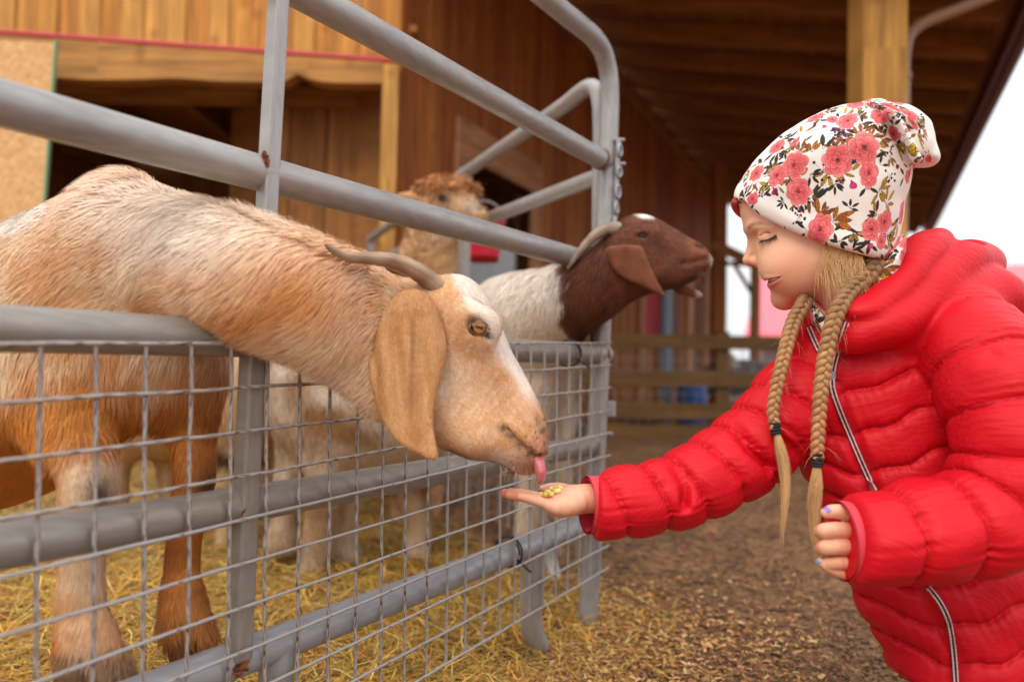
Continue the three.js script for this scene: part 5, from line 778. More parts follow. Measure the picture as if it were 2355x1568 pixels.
  const skinPaint = (x, y, z) => {
    const [a, b] = fz(x, y, z), k = fbm(x * 60, y * 60, z * 60, 2); let c = mix3(SK, SKR, clamp(0.12 + k * 0.2 + blob(a, b, 640, 1010, 110, 75) * 0.42 + blob(a, b, 400, 985, 40, 34) * 0.45 + blob(a, b, 560, 1210, 70, 40) * 0.2));
    c = mix3(c, LIPC, clamp(sstep(0.0018, 0.0002, Math.min(lipU(x, y, z), lipL(x, y, z))) * 0.85));
    c = mix3(c, lin(132, 62, 58), sstep(0.0010, -0.0004, Math.min(gap(x, y, z), gap2(x, y, z))) * 0.85);
    c = mix3(c, BROW, sstep(0.0022, -0.001, browLine(x, y, z)) * (0.75 + noise(a * 0.25 + b * 0.1, b * 0.3, 1) * 0.35) * (a < 450 ? 1 : 0.7));
    c = mix3(c, lin(196, 138, 112), blob(a, b, 495, 822, 44, 9) * 0.5);
    return mix3(c, lin(110, 52, 46), sstep(0.0012, -0.0005, Math.min(nostr[0](x, y, z), nostr[1](x, y, z))) * 0.8);
  };
  const M_SKIN = new THREE.MeshPhysicalMaterial({ vertexColors: true, roughness: 0.52, sheen: 0.15, sheenColor: new THREE.Color(1, 0.8, 0.7), sheenRoughness: 0.6 });
  const gHead = surf(face, A(300, 1440, -0.10).min(A(300, 1440, 0.1)).min(A(300, 190, -0.1)), A(1240, 190, 0.10).max(A(1240, 190, -0.10)), 0.0025, skinPaint); stage('head ' + gHead.index.count / 3);
  // open right hand, palm up
  const HZ = 0.955, HF = flank(HZ);
  const palm = chain([q3(1392, 1146, 0.965, 34, 0.021), q3(1352, 1146, 0.958, 33, 0.022), q3(1315, 1150, 0.955, 33, 0.030), q3(1282, 1156, 0.953, 26, 0.033), q3(1266, 1155, 0.953, 17, 0.033)], camF, 10);
  const heel = ell(at(1298, 1162, 0.935), PX(34, 0.93), PX(22, 0.93), 0.014, vec(1, 0.1), vec(-0.1, 1)), mound = ell(at(1318, 1136, 0.985), PX(34, 0.98), PX(20, 0.98), 0.014, vec(1, -0.1), vec(0.1, 1));
  const fing = [
    [[1276, 1166, 0.924, 13], [1248, 1156, 0.921, 11.5], [1220, 1147, 0.920, 11], [1196, 1141, 0.920, 9.5]],
    [[1272, 1162, 0.943, 13.5], [1240, 1151, 0.941, 12], [1206, 1143, 0.940, 11.5], [1172, 1138, 0.940, 10]],
    [[1270, 1158, 0.962, 14], [1235, 1147, 0.962, 12.5], [1198, 1139, 0.962, 12], [1160, 1134, 0.962, 10]],
    [[1272, 1155, 0.981, 14], [1240, 1145, 0.983, 12.5], [1206, 1137, 0.985, 12], [1174, 1132, 0.986, 10]],
    [[1322, 1138, 0.99, 15], [1296, 1124, 1.004, 13], [1268, 1122, 1.01, 12], [1248, 1124, 1.01, 9]]].map((f) => chain(f.map((q) => q3(...q)), camF, 8));
  const handR = (x, y, z) => { let d = smin(palm(x, y, z), heel(x, y, z), 0.012); d = smin(d, mound(x, y, z), 0.012); let f = 1e3; for (const q of fing) f = Math.min(f, q(x, y, z)); return smin(d, f, 0.007); };
  const handPaint = (x, y, z) => { const [a, b] = HF(x, y, z), k = fbm(x * 90, y * 90, z * 90, 3); let c = mix3(SK, SKR, clamp(0.25 + k * 0.5 + sstep(1230, 1160, a) * 0.5)); c = mix3(c, lin(150, 96, 74), clamp(sstep(0.2, 0.42, k) * 0.35)); c = mix3(c, lin(206, 130, 110), blob(a, b, 1262, 1158, 5, 14) * 0.4); return mix3(c, lin(92, 66, 96), Math.max(blob(a, b, 1170, 1146, 8, 4.5), blob(a, b, 1196, 1150, 9, 4.5)) > 0.5 ? 0.85 : 0); };
  const gHandR = surf(handR, ...boxOf(1120, 1085, 1420, 1215, 0.885, 1.04), 0.0021, handPaint);
  // curled left hand
  const LZ = 0.86, LF = flank(LZ);
  const fist = [ell(at(1950, 1258, 0.885), PX(48, LZ), PX(62, LZ), 0.02)];
  const lf = [
    [[1975, 1222, 0.868, 19], [1925, 1219, 0.856, 19], [1897, 1221, 0.858, 18], [1888, 1226, 0.878, 14], [1900, 1230, 0.892, 11]],
    [[1975, 1258, 0.866, 19], [1930, 1257, 0.853, 19], [1900, 1259, 0.856, 18], [1892, 1263, 0.876, 14], [1904, 1264, 0.890, 11]],
    [[1975, 1294, 0.868, 17], [1935, 1293, 0.856, 16.5], [1910, 1295, 0.859, 16], [1902, 1298, 0.878, 13], [1912, 1299, 0.89, 10]],
    [[1975, 1328, 0.870, 14], [1935, 1317, 0.860, 13.5], [1905, 1303, 0.860, 12], [1886, 1292, 0.862, 9.5]],
    [[1975, 1190, 0.872, 20], [1940, 1178, 0.866, 18], [1915, 1176, 0.864, 16], [1900, 1179, 0.864, 12]]].map((f) => chain(f.map((q) => q3(...q)), camF, 10));
  const handL = (x, y, z) => { let d = 1e3; for (const q of lf) d = Math.min(d, q(x, y, z)); return smin(d, fist[0](x, y, z), 0.006); };
  const gHandL = surf(handL, ...boxOf(1850, 1140, 2010, 1370, 0.82, 0.94), 0.0022, (x, y, z) => { const [a, b] = LF(x, y, z), k = fbm(x * 90, y * 90, z * 90, 3); let c = mix3(SK, SKR, clamp(0.3 + k * 0.5)); c = mix3(c, lin(206, 150, 128), blob(a, b, 1912, 1221, 5, 14) * 0.3); if (blob(a, b, 1903, 1172, 9, 7) > 0.45) c = mix3(c, lin(120, 104, 190), 0.85); if (blob(a, b, 1882, 1291, 6, 7) > 0.4) c = mix3(c, lin(104, 140, 160), 0.85); return c; });
  // the rest of the body, under the clothes
  const core = join([chain([{ p: A(1010, 1320), a: 0.05 }, { p: at(2080, 900, 1.08), a: 0.095, b: 0.08 }, { p: at(2150, 1150, 1.06), a: 0.09, b: 0.075 }, { p: at(2270, 1500, 1.05), a: 0.10, b: 0.085 }], camF, 10), chain([q3(1880, 870, 1.1, 42), q3(1740, 1010, 1.06, 40), q3(1560, 1120, 1.0, 34), q3(1390, 1148, 0.966, 30)], camF, 8), chain([q3(2220, 830, 0.97, 44), q3(2310, 1110, 0.89, 42), q3(2120, 1220, 0.872, 38), q3(1960, 1250, 0.876, 30)], camF, 8)], 0.04);
  const gCore = surf(core, ...boxOf(1370, 640, 2420, 1640, 0.76, 1.25), 0.009, () => SK);
  const gBody = mergeGeometries([gHead, gHandR, gHandL, gCore]); const body = part(girl, 'body', gBody, M_SKIN);
  // eye: lowered lid with lashes
  const eyeP = meet(face, ...z1([500, 848]), 0.8, 1.2);
  { const B = new Blades(), out = gF.clone().negate(); for (let i = 0; i < 120; i++) { const f = rnd(), x = mix(456, 540, f), y = 862 - f * 34 + Math.sin(f * 3.1) * 7 + rr(-2, 2), r = meet(face, ...z1([x, y]), 0.8, 1.2).addScaledVector(out, 0.0004), L = rr(0.005, 0.0125), d = vec(-0.8 + f * 0.9 + rr(-0.25, 0.25), -0.8, -0.45), m = r.clone().addScaledVector(d, L * 0.5), t = r.clone().addScaledVector(d, L).addScaledVector(camU, L * 0.25); B.add(r, m, t, vec(1, 0.1), 0.00034, out, lin(70, 52, 44), lin(96, 74, 60)); } part(body, 'eyelashes', B.geo(), M_FUR); }
  { const l = [[454, 862], [475, 861], [496, 855], [518, 844], [540, 829]].map(([x, y]) => meet(face, ...z1([x, y]), 0.8, 1.2)); part(body, 'lid_line', tubeGeo(smooth(l, 16), 0.0007, 6), new THREE.MeshStandardMaterial({ color: col(84, 56, 46), roughness: 0.8 })); }
  { const tm = new THREE.MeshPhysicalMaterial({ color: col(238, 230, 214), roughness: 0.25, clearcoat: 0.6 }); for (const [x, y, k] of [[502, 1079, 1.15], [514, 1077, 1.1], [527, 1074, 1.0], [540, 1071, 0.85]]) { const p = meet(face, ...z1([x, y]), 0.8, 1.25).addScaledVector(gF, 0.0012); for (const q of [p, across(p)]) part(body, 'tooth', new RoundedBoxGeometry(0.0042 * k, 0.0056 * k, 0.0034, 2, 0.0014).translate(q.x, q.y + 0.0006, q.z), tm); } }
  // print of the cap
  const print = (() => {
    const W = 1664, H = 1536, k = 1.1, cv = document.createElement('canvas'); cv.width = W; cv.height = H; const c = cv.getContext('2d'); c.fillStyle = '#efe9e4'; c.fillRect(0, 0, W, H); c.save(); c.scale(k, k); c.translate(120, 160);
    const leaf = (x, y, a, l, w, f, e) => { c.save(); c.translate(x, y); c.rotate(a); c.fillStyle = f; c.strokeStyle = e; c.lineWidth = 1.6; c.beginPath(); c.moveTo(0, 0); c.quadraticCurveTo(l * 0.45, -w, l, 0); c.quadraticCurveTo(l * 0.45, w, 0, 0); c.fill(); c.stroke(); c.beginPath(); c.moveTo(0, 0); c.lineTo(l, 0); for (let i = 1; i < 4; i++) { c.moveTo(l * i / 4, 0); c.lineTo(l * (i / 4 + 0.12), -w * 0.4); c.moveTo(l * i / 4, 0); c.lineTo(l * (i / 4 + 0.12), w * 0.4); } c.stroke(); c.restore(); };
    const DK = ['#2f2f2a', '#3b3a26', '#26262a'], OR = ['#b0611c', '#c77320', '#8a5320'], YE = ['#c99a25', '#d8ac2f', '#b5871f'];
    const spray = (x, y, cols, n, l, a0 = rnd() * 6.28, sp = 2.4) => { c.strokeStyle = '#5a3a34'; c.lineWidth = 1.8; for (let i = 0; i < n; i++) { const a = a0 + (i / Math.max(1, n - 1) - 0.5) * sp, d = rr(6, l * 0.5); const px = x + Math.cos(a) * d, py = y + Math.sin(a) * d; c.beginPath(); c.moveTo(x, y); c.lineTo(px, py); c.stroke(); leaf(px, py, a + rr(-0.3, 0.3), l * rr(0.9, 1.35), l * rr(0.3, 0.42), pick(cols), '#2c221c'); } };
    const berries = (x, y, n, s) => { for (let i = 0; i < n; i++) { const px = x + rr(-s, s), py = y + rr(-s, s); c.strokeStyle = '#a05a52'; c.lineWidth = 1.4; c.beginPath(); c.moveTo(x, y); c.lineTo(px, py); c.stroke(); c.fillStyle = pick(['#241d33', '#2e2440', '#6d1f4e', '#1e1c26']); c.beginPath(); c.ellipse(px, py, rr(6, 9), rr(6, 9), 0, 0, 7); c.fill(); } };
    const rose = (x, y, r, sq = 1, a = rnd() * 3) => {
      r *= 1.1;
      c.save(); c.translate(x, y); c.rotate(a); c.scale(1, sq);
      for (let ring = 0; ring < 4; ring++) { const R = r * (1 - ring * 0.23), n = 7 - ring; for (let i = 0; i < n; i++) { const t = i / n * 6.283 + ring * 0.5 + rr(-0.15, 0.15), px = Math.cos(t) * R * 0.52, py = Math.sin(t) * R * 0.52, pr2 = R * rr(0.44, 0.54), sh = rnd(); { const gr = c.createRadialGradient(px * 0.4, py * 0.4, 1, px, py, pr2); gr.addColorStop(0, `rgb(${mix(176, 200, sh) | 0},46,66)`); gr.addColorStop(0.55, `rgb(${mix(216, 236, sh) | 0},${mix(82, 108, sh) | 0},${mix(92, 110, sh) | 0})`); gr.addColorStop(1, `rgb(${mix(236, 250, sh) | 0},${mix(128, 160, sh) | 0},${mix(124, 150, sh) | 0})`); c.fillStyle = gr; } c.strokeStyle = 'rgba(158,38,62,0.75)'; c.lineWidth = 2; c.beginPath(); c.ellipse(px, py, pr2, pr2 * 0.82, t, 0, 7); c.fill(); c.stroke(); c.strokeStyle = 'rgba(190,52,74,0.5)'; c.lineWidth = 1.2; for (let q = -1; q <= 1; q++) { c.beginPath(); c.moveTo(px * 0.6, py * 0.6); c.lineTo(px + Math.cos(t + q * 0.5) * pr2 * 0.8, py + Math.sin(t + q * 0.5) * pr2 * 0.8); c.stroke(); } } }
      c.fillStyle = '#4a3a1e'; for (let i = 0; i < 22; i++) { c.beginPath(); c.arc(rr(-1, 1) * r * 0.14, rr(-1, 1) * r * 0.14, r * 0.035, 0, 7); c.fill(); } c.restore();
    };
    const bud = (x, y, r) => { leaf(x, y + r * 0.4, -1.9, r * 1.5, r * 0.4, '#2f2f2a', '#222'); for (let i = 0; i < 6; i++) { c.fillStyle = pick(['#b01f6a', '#7c1652', '#c63a78', '#d2527e']); c.beginPath(); c.ellipse(x + rr(-0.3, 0.3) * r, y + rr(-0.3, 0.3) * r, r * 0.62, r * 0.5, rnd() * 3, 0, 7); c.fill(); } };
    // scattered print outside the near side of the cap
    const R = [[625, 440, 78], [508, 482, 62], [870, 440, 80], [1015, 385, 84], [1040, 518, 78, 0.62], [652, 588, 78, 0.9], [925, 192, 72, 0.8], [1140, 165, 64], [1270, 195, 60], [1250, 290, 46, 0.8], [778, 800, 84, 0.8], [1152, 788, 60], [1062, 818, 58], [830, 155, 46, 0.6], [605, 278, 42, 0.5], [345, 600, 42], [1135, 892, 40], [340, 420, 55], [460, 250, 60], [700, 60, 60], [980, -10, 66], [1240, 20, 60], [1380, 560, 60], [1360, 760, 60], [240, 650, 55], [1240, 1010, 60], [760, 1050, 62], [560, 930, 60], [960, 1130, 60], [180, 300, 60], [1400, 330, 30]];
    for (const [x, y] of R) { for (let i = 0; i < 5; i++) { const a = rnd() * 6.28; spray(x + Math.cos(a) * 74, y + Math.sin(a) * 70, pick([DK, OR, YE, DK]), 2 + (rnd() * 2 | 0), rr(40, 64), a, 1.6); } }
    for (const [x, y, n, s] of [[670, 640, 22, 56], [790, 490, 12, 54], [890, 310, 16, 46], [660, 720, 14, 46], [870, 240, 10, 40], [500, 380, 7, 36], [390, 560, 8, 34], [1170, 540, 8, 40], [880, 560, 6, 30], [980, 70, 9, 40], [1180, 400, 6, 30]]) berries(x, y, n, s);
    for (const [x, y, g, n, l, a, sp] of [[790, 372, DK, 2, 72, -1.0, 0.9], [740, 640, DK, 3, 72, -0.9, 1.1], [1010, 235, DK, 3, 56, -0.4, 2], [1130, 300, DK, 3, 52, -1.2, 1.8], [730, 385, OR, 3, 58, -1.4, 1.3], [660, 365, OR, 2, 50, -1.9, 0.8], [410, 470, OR, 3, 56, -0.6, 1], [1000, 300, OR, 4, 58, -0.7, 2], [1120, 340, OR, 4, 62, 0, 1.5], [770, 720, OR, 4, 66, -0.4, 2.2], [850, 760, OR, 4, 84, -0.1, 1], [610, 330, YE, 5, 48, -2.4, 2], [500, 410, YE, 4, 44, 2.2, 2], [430, 510, YE, 3, 46, 1.7, 1], [1100, 610, YE, 6, 52, 0.4, 3], [1150, 690, YE, 5, 52, -0.6, 3], [960, 830, YE, 4, 44, 1.2, 2], [1170, 430, YE, 3, 44, 1.2, 1], [720, 500, DK, 4, 44, 0.6, 2], [860, 560, DK, 4, 44, 1.4, 2], [560, 640, DK, 5, 34, 2.6, 3], [940, 700, DK, 4, 38, -1.0, 2.4], [880, 870, DK, 3, 44, 0.3, 1], [960, 900, DK, 2, 44, 0.2, 1], [1330, 250, YE, 4, 44, -0.4, 2], [1340, 330, DK, 4, 38, 0.6, 2], [1250, 360, YE, 3, 60, 0.6, 1]]) spray(x, y, g, n, l, a, sp);
    for (const q of R) rose(...q);
    for (const [x, y, r] of [[500, 576, 26], [958, 576, 27], [787, 207, 20], [1235, 492, 22], [1055, 910, 24], [1110, 1020, 24], [1405, 345, 20], [250, 480, 24]]) bud(x, y, r);
    c.restore(); const t = new THREE.CanvasTexture(cv); t.colorSpace = THREE.SRGBColorSpace; t.wrapS = t.wrapT = THREE.RepeatWrapping; t.userData = { k, W, H }; return t;
  })();
  const M_PRINT = new THREE.MeshPhysicalMaterial({ map: print, roughness: 0.85, sheen: 0.2, sheenColor: new THREE.Color(1, 1, 1), sheenRoughness: 0.6 });
  // cloth coordinates: unrolled from the middle of the near side outwards
  const clothUV = (g, H, field, dy = 0) => { const P = g.attributes.position, N = g.attributes.normal, uv = new Float32Array(P.count * 2), en = gF.clone().negate(), z0 = O.dot(en) ; for (let i = 0; i < P.count; i++) { const p = V().fromBufferAttribute(P, i), n = field ? V(...grad(field, p.x, p.y, p.z, 0.004).slice(0, 3)) : V().fromBufferAttribute(N, i), w = p.dot(en) - z0, [x, y] = fz(p.x, p.y, p.z), s = Math.max(0, H - w) * 0.75 / mx; const X = x + n.dot(gR) * s, Y = y - n.dot(gU) * s; uv[i * 2] = (X + 120) * 1.1 / 1664; uv[i * 2 + 1] = 1 - (Y + dy + 160) * 1.1 / 1536; } g.setAttribute('uv', new THREE.BufferAttribute(uv, 2)); return g; };
  // cap
  const dome = inflate(O, gR, gU, pr([[303, 650], [322, 580], [368, 490], [440, 400], [540, 300], [640, 230], [760, 165], [860, 125], [960, 104], [1060, 106], [1160, 160], [1215, 260], [1262, 390], [1296, 470], [1278, 560], [1256, 640], [1240, 740], [1222, 840], [1196, 930], [1120, 1060], [900, 1080], [500, 930], [320, 780]]), (u, v) => { const [x, y] = uvz(u, v); return mix(0.058, 0.083, sstep(380, 760, x)) * mix(0.75, 1, sstep(120, 420, y)); }, 0.062);
  const slouch = inflate(O, gR, gU, pr([[1010, 110], [1090, 87], [1200, 104], [1330, 158], [1390, 218], [1420, 320], [1432, 418], [1400, 450], [1340, 462], [1290, 450], [1245, 370], [1195, 280], [1120, 200], [1050, 160]]), () => 0.046, 0.03, () => 0.012);
  const hem = (x) => { const t = (x - 330) / 780; return 652 + 330 * t + 60 * Math.sin(Math.PI * clamp(t)) * 0.55 - 30 * sstep(0.15, 0, t); };
  const fold = chain([[1130, 190], [1185, 240], [1235, 340], [1285, 430]].map(([x, y]) => ({ p: A(x, y, 0.060), a: 0.006, b: 0.02 })), gF, 8), fold2 = chain([[1300, 470], [1260, 420], [1230, 330]].map(([x, y]) => ({ p: A(x, y, 0.052), a: 0.004 })), gF, 6);
  const cap = (x, y, z) => {
    const [a, b] = fz(x, y, z); let d = dome(x, y, z), s = slouch(x, y, z) + noise(x * 45, y * 45, z * 45) * 0.0028; d += 0.0016 * noise(x * 30 + y * 20, y * 22, z * 30) + 0.0016 * Math.sin((b - a * 0.4) * 0.035) * blob(a, b, 1150, 420, 160, 160); d = smax(d, -fold2(x, y, z), 0.008); d = smin(d, s, 0.006); d = smin(d, fold(x, y, z), 0.008);
    const h = S1(b - hem(a)) * 0.9, roll = 0.0022 * sstep(0.02, 0.0, Math.abs(h + 0.012)); return smax(d - roll, h, 0.005);
  };
  const gCap = clothUV(surf(cap, A(270, 1010, -0.12).min(A(270, 1010, 0.12)).min(A(270, 60, -0.12)), A(1460, 60, 0.12).max(A(1460, 60, -0.12)).max(A(1460, 1010, 0.12)), 0.0032), 0.082, (x, y, z) => Math.min(dome(x, y, z), slouch(x, y, z))); part(girl, 'cap', gCap, M_PRINT);
  stage('cap');
  part(girl, 'cap_lining', tubeGeo(smooth([A(318, 640, 0.02), A(309, 662, 0.0), A(318, 695, -0.022), A(338, 722, -0.036)], 16), [...Array(17)].map((_, i) => 0.0045 + 0.0015 * Math.sin(i / 16 * 3.14)), 10), new THREE.MeshStandardMaterial({ color: col(196, 74, 84), roughness: 0.9 }));
  const gScarf = clothUV(surf(join([chain([{ p: A(1225, 850, 0.03), a: S1(22), b: 0.02 }, { p: A(1190, 930, 0.045), a: S1(40), b: 0.018 }, { p: A(1120, 1060, 0.05), a: S1(46), b: 0.016 }, { p: A(1050, 1180, 0.05), a: S1(42), b: 0.016 }, { p: A(1020, 1260, 0.045), a: S1(40), b: 0.016 }], gF, 10), chain([{ p: A(740, 1230, 0.0), a: S1(55), b: 0.05 }, { p: A(790, 1300, 0.005), a: S1(66), b: 0.052 }, { p: A(870, 1380, 0.005), a: S1(80), b: 0.055 }], gF, 6)], 0.012), A(640, 1480, -0.09).min(A(640, 1480, 0.1)), A(1290, 800, 0.1).max(A(1290, 800, -0.09)), 0.004), 0.06, null, -690); part(girl, 'scarf', gScarf, M_PRINT);
  // ---- jacket ----
  const redTex = dataTex(512, 512, (u, v) => { const a = 1 - Math.abs(tile(u, v, 12, 16, 4, 3)) * 3.2, b = 1 - Math.abs(tile(u, v, 26, 30, 9, 2)) * 3, q = 0.5 + 0.28 * Math.max(0, a) + 0.16 * Math.max(0, b) + tile(u, v, 60, 60, 2, 2) * 0.1; return [q, q, q]; }, false);
  const M_RED_J = new THREE.MeshPhysicalMaterial({ color: new THREE.Color().setRGB(0.60, 0.006, 0.016), roughness: 0.48, bumpMap: redTex, bumpScale: 0.0013, sheen: 0.0, sheenColor: new THREE.Color().setRGB(1, 0.35, 0.35), sheenRoughness: 0.5, specularIntensity: 0.4 });
  const M_CUFF = new THREE.MeshStandardMaterial({ color: new THREE.Color().setRGB(0.62, 0.05, 0.075), roughness: 0.85 });
  const puff = (s, P) => { const q = Math.sin(Math.PI * s / P), d = Math.sqrt(q * q * P * P / 9.87 + 0.0000022); return 0.62 * (1 - Math.exp(-d / 0.0045)) + 0.38 * Math.pow(q * q + 0.01, 0.25); };
  const armR = chain([q3(1925, 860, 1.1, 96, 0.075), q3(1850, 905, 1.085, 98, 0.075), q3(1762, 1000, 1.06, 94, 0.072), q3(1655, 1082, 1.025, 88, 0.066), q3(1550, 1130, 0.995, 80, 0.06), q3(1450, 1152, 0.972, 76, 0.056), q3(1362, 1162, 0.957, 72, 0.05)], camF, 44, 0.006), LR = armR.run;
  const armL = chain([q3(2215, 770, 0.99, 112, 0.075), q3(2275, 860, 0.925, 114, 0.078), q3(2322, 980, 0.885, 114, 0.08), q3(2330, 1100, 0.868, 112, 0.08), q3(2270, 1185, 0.862, 112, 0.078), q3(2150, 1215, 0.858, 112, 0.072), q3(2040, 1236, 0.857, 100, 0.064), q3(1975, 1244, 0.858, 94, 0.058)], camF, 52, 0.006), LL = armL.run;
  const torso = chain([q3(1985, 745, 1.10, 120, 0.075), q3(2035, 820, 1.095, 205, 0.105), q3(2075, 920, 1.085, 250, 0.115), q3(2125, 1100, 1.075, 245, 0.115), q3(2190, 1300, 1.065, 222, 0.112), q3(2240, 1440, 1.055, 196, 0.11), q3(2275, 1600, 1.05, 208, 0.115)], camF, 16);
  const tAx0 = at(2010, 740, 1.09), tAx = at(2275, 1600, 1.05).sub(tAx0).normalize(), tSide = vec(1, 0.28).addScaledVector(tAx, -vec(1, 0.28).dot(tAx)).normalize();
  const hoodR = chain([q3(1950, 718, 0.985, 24, 0.028), q3(2000, 712, 0.985, 36, 0.035), q3(2044, 676, 0.995, 42, 0.04), q3(2084, 628, 1.01, 44, 0.042), q3(2124, 578, 1.03, 42, 0.04), q3(2160, 552, 1.06, 28, 0.03)], camF, 36, 0.005);
  const hoodM = chain([q3(1965, 775, 0.985, 44, 0.035), q3(2045, 740, 0.99, 58, 0.05), q3(2125, 668, 1.02, 66, 0.06), q3(2185, 610, 1.06, 62, 0.06), q3(2240, 610, 1.12, 56, 0.06)], camF, 36, 0.005), hoodB = chain([q3(2060, 770, 1.02, 70, 0.06), q3(2160, 715, 1.02, 78, 0.065), q3(2240, 690, 1.06, 84, 0.07), q3(2310, 730, 1.1, 80, 0.07)], camF, 36, 0.005);
  const hoodIn = ell(at(2192, 548, 1.08), PX(50, 1.06), PX(34, 1.06), 0.06, vec(1, -0.2), vec(0.2, 1)), collarF = chain([q3(1842, 800, 1.085, 44, 0.03), q3(1838, 765, 1.075, 34, 0.026), q3(1862, 740, 1.07, 20, 0.02)], camF, 6);
  const wr = (x, y, z, s) => noise(x * 38 * s, y * 38 * s, z * 38 * s);
  const foldAt = (pts, r) => chain(pts.map(([x, y, zz]) => ({ p: at(x, y, zz), a: r, b: r * 2.2 })), camF, 6);
  const folds = [[[2195, 1035, 0.80], [2240, 1062, 0.785], [2296, 1092, 0.785]], [[2150, 1092, 0.79], [2205, 1118, 0.78], [2262, 1130, 0.78]], [[2080, 1118, 0.795], [2110, 1165, 0.785], [2150, 1205, 0.782]], [[2210, 905, 0.83], [2265, 930, 0.81], [2330, 925, 0.80]], [[2195, 850, 0.87], [2240, 842, 0.85], [2300, 812, 0.85]], [[1800, 1010, 0.985], [1842, 1050, 0.995], [1868, 1100, 1.0]], [[1700, 985, 0.99], [1722, 1030, 0.98], [1765, 1075, 0.985]], [[1560, 1080, 0.945], [1580, 1120, 0.935], [1575, 1160, 0.935]]].map((q) => foldAt(q, 0.006));
  const J = {};
  const jacket0 = (x, y, z) => {
    J.sr = J.sl = J.st = 0;
    let r = armR(x, y, z); const sR = LR - armR.s, aR = Math.atan2(armR.x * camF.x + armR.y * camF.y + armR.z * camF.z, armR.y); let l = armL(x, y, z); const sL = LL - armL.s, aL = Math.atan2(armL.x * camF.x + armL.y * camF.y + armL.z * camF.z, armL.y), t = torso(x, y, z);
    const big = noise(x * 9, y * 9, z * 9), soft = noise(x * 21, y * 21, z * 21);
    if (r < 0.06) { const ss = sR + 0.020 + big * 0.008 + armR.y * 0.22, pf = puff(ss, 0.056); J.sr = ss / 0.056; r += 0.008 - 0.0115 * pf + soft * 0.0035 + noise(Math.cos(aR) * 9, Math.sin(aR) * 9, ss * 12) * 0.0045 * (1.15 - pf); }
    if (l < 0.06) { const ss = sL + 0.012 + big * 0.010 - armL.y * 0.10, pf = puff(ss, 0.064); J.sl = ss / 0.064; l += 0.008 - 0.0115 * pf + soft * 0.004 + noise(Math.cos(aL) * 9, Math.sin(aL) * 9, ss * 12) * 0.0048 * (1.15 - pf); for (const f of folds) l = smax(l, -f(x, y, z), 0.012); }
    if (r < 0.06) for (const f of folds) r = smax(r, -f(x, y, z), 0.012);
    let q = t;
    if (t < 0.08) { const dx = x - tAx0.x, dy = y - tAx0.y, dz = z - tAx0.z, al = dx * tAx.x + dy * tAx.y + dz * tAx.z, [a, b] = seenAt(V(x, y, z)), zipX = b < 900 ? 1946 - (b - 742) * 0.235 : b < 1130 ? 1909 + (b - 890) * 0.42 : 2010 + (b - 1130) * 0.50, lat = (a - Math.min(zipX, 2196)) * 0.00062, ss = al + (lat > 0 ? lat * 0.14 : -lat * 0.5) + 0.004 * Math.sin(lat * 70) + big * 0.007 + 0.022, pz = (J.st = ss / 0.0575, puff(ss, 0.0575)), zip = Math.exp(-((lat / 0.012) ** 2)); q = t + 0.007 - 0.0125 * pz * (1 - zip * 0.85) + soft * 0.0035 + noise(lat * 95, ss * 12, 3) * 0.0048 * (1.15 - pz) - zip * 0.002; }
    let d = smin(q, r, 0.012); d = smin(d, l, 0.008); J.r = r; J.l = l; J.q = q;
    let h = hoodM(x, y, z) + wr(x, y, z, 0.4) * 0.004; h = smin(h, hoodR(x, y, z) + wr(x, y, z, 0.5) * 0.003, 0.006); h = smin(h, hoodB(x, y, z) + wr(x, y, z, 0.4) * 0.005, 0.008); h = smax(h, -hoodIn(x, y, z), 0.010); h = smin(h, collarF(x, y, z) + wr(x, y, z, 0.8) * 0.003, 0.006);
    J.h = h; return smin(d, h, 0.008);
  };
  const neckHole = chain([{ p: A(900, 1080, 0.0), a: 0.058, b: 0.052 }, { p: A(950, 1230), a: 0.054, b: 0.05 }, { p: A(985, 1320), a: 0.05, b: 0.046 }], camF, 6);
  const jacket = (x, y, z) => { let d = jacket0(x, y, z); d = smax(d, -neckHole(x, y, z), 0.006); const hemY = (y - at(2100, 1560, 1.05).y); return smax(d, -hemY - (x - at(2100, 1560, 1.05).x) * 0.25, 0.012); };
  const endCut = (c, n) => (x, y, z) => (x - c.x) * n.x + (y - c.y) * n.y + (z - c.z) * n.z;
  const cutR = endCut(at(1368, 1160, 0.958), vec(-1, 0.08)), cutL = endCut(at(1948, 1246, 0.858), vec(-1, 0.12));
  const jk = (x, y, z) => { let d = jacket(x, y, z); d = smax(d, x < 0.3 ? cutR(x, y, z) : -1, 0.010); if (z > -0.93 && x > 0.3 && y < 0.56) d = smax(d, cutL(x, y, z), 0.010); return d; };
  const gJ = surf(jk, V(0.095, 0.1, -1.27), V(0.83, 0.86, -0.755), 0.0032);
  { const P = gJ.attributes.position.array, n = P.length / 3, uv = new Float32Array(n * 2); for (let i = 0; i < n; i++) { uv[i * 2] = P[i * 3] * 4 - P[i * 3 + 2] * 4; uv[i * 2 + 1] = P[i * 3 + 1] * 4; } gJ.setAttribute('uv', new THREE.BufferAttribute(uv, 2)); }
  const jac = part(girl, 'jacket', gJ, M_RED_J);
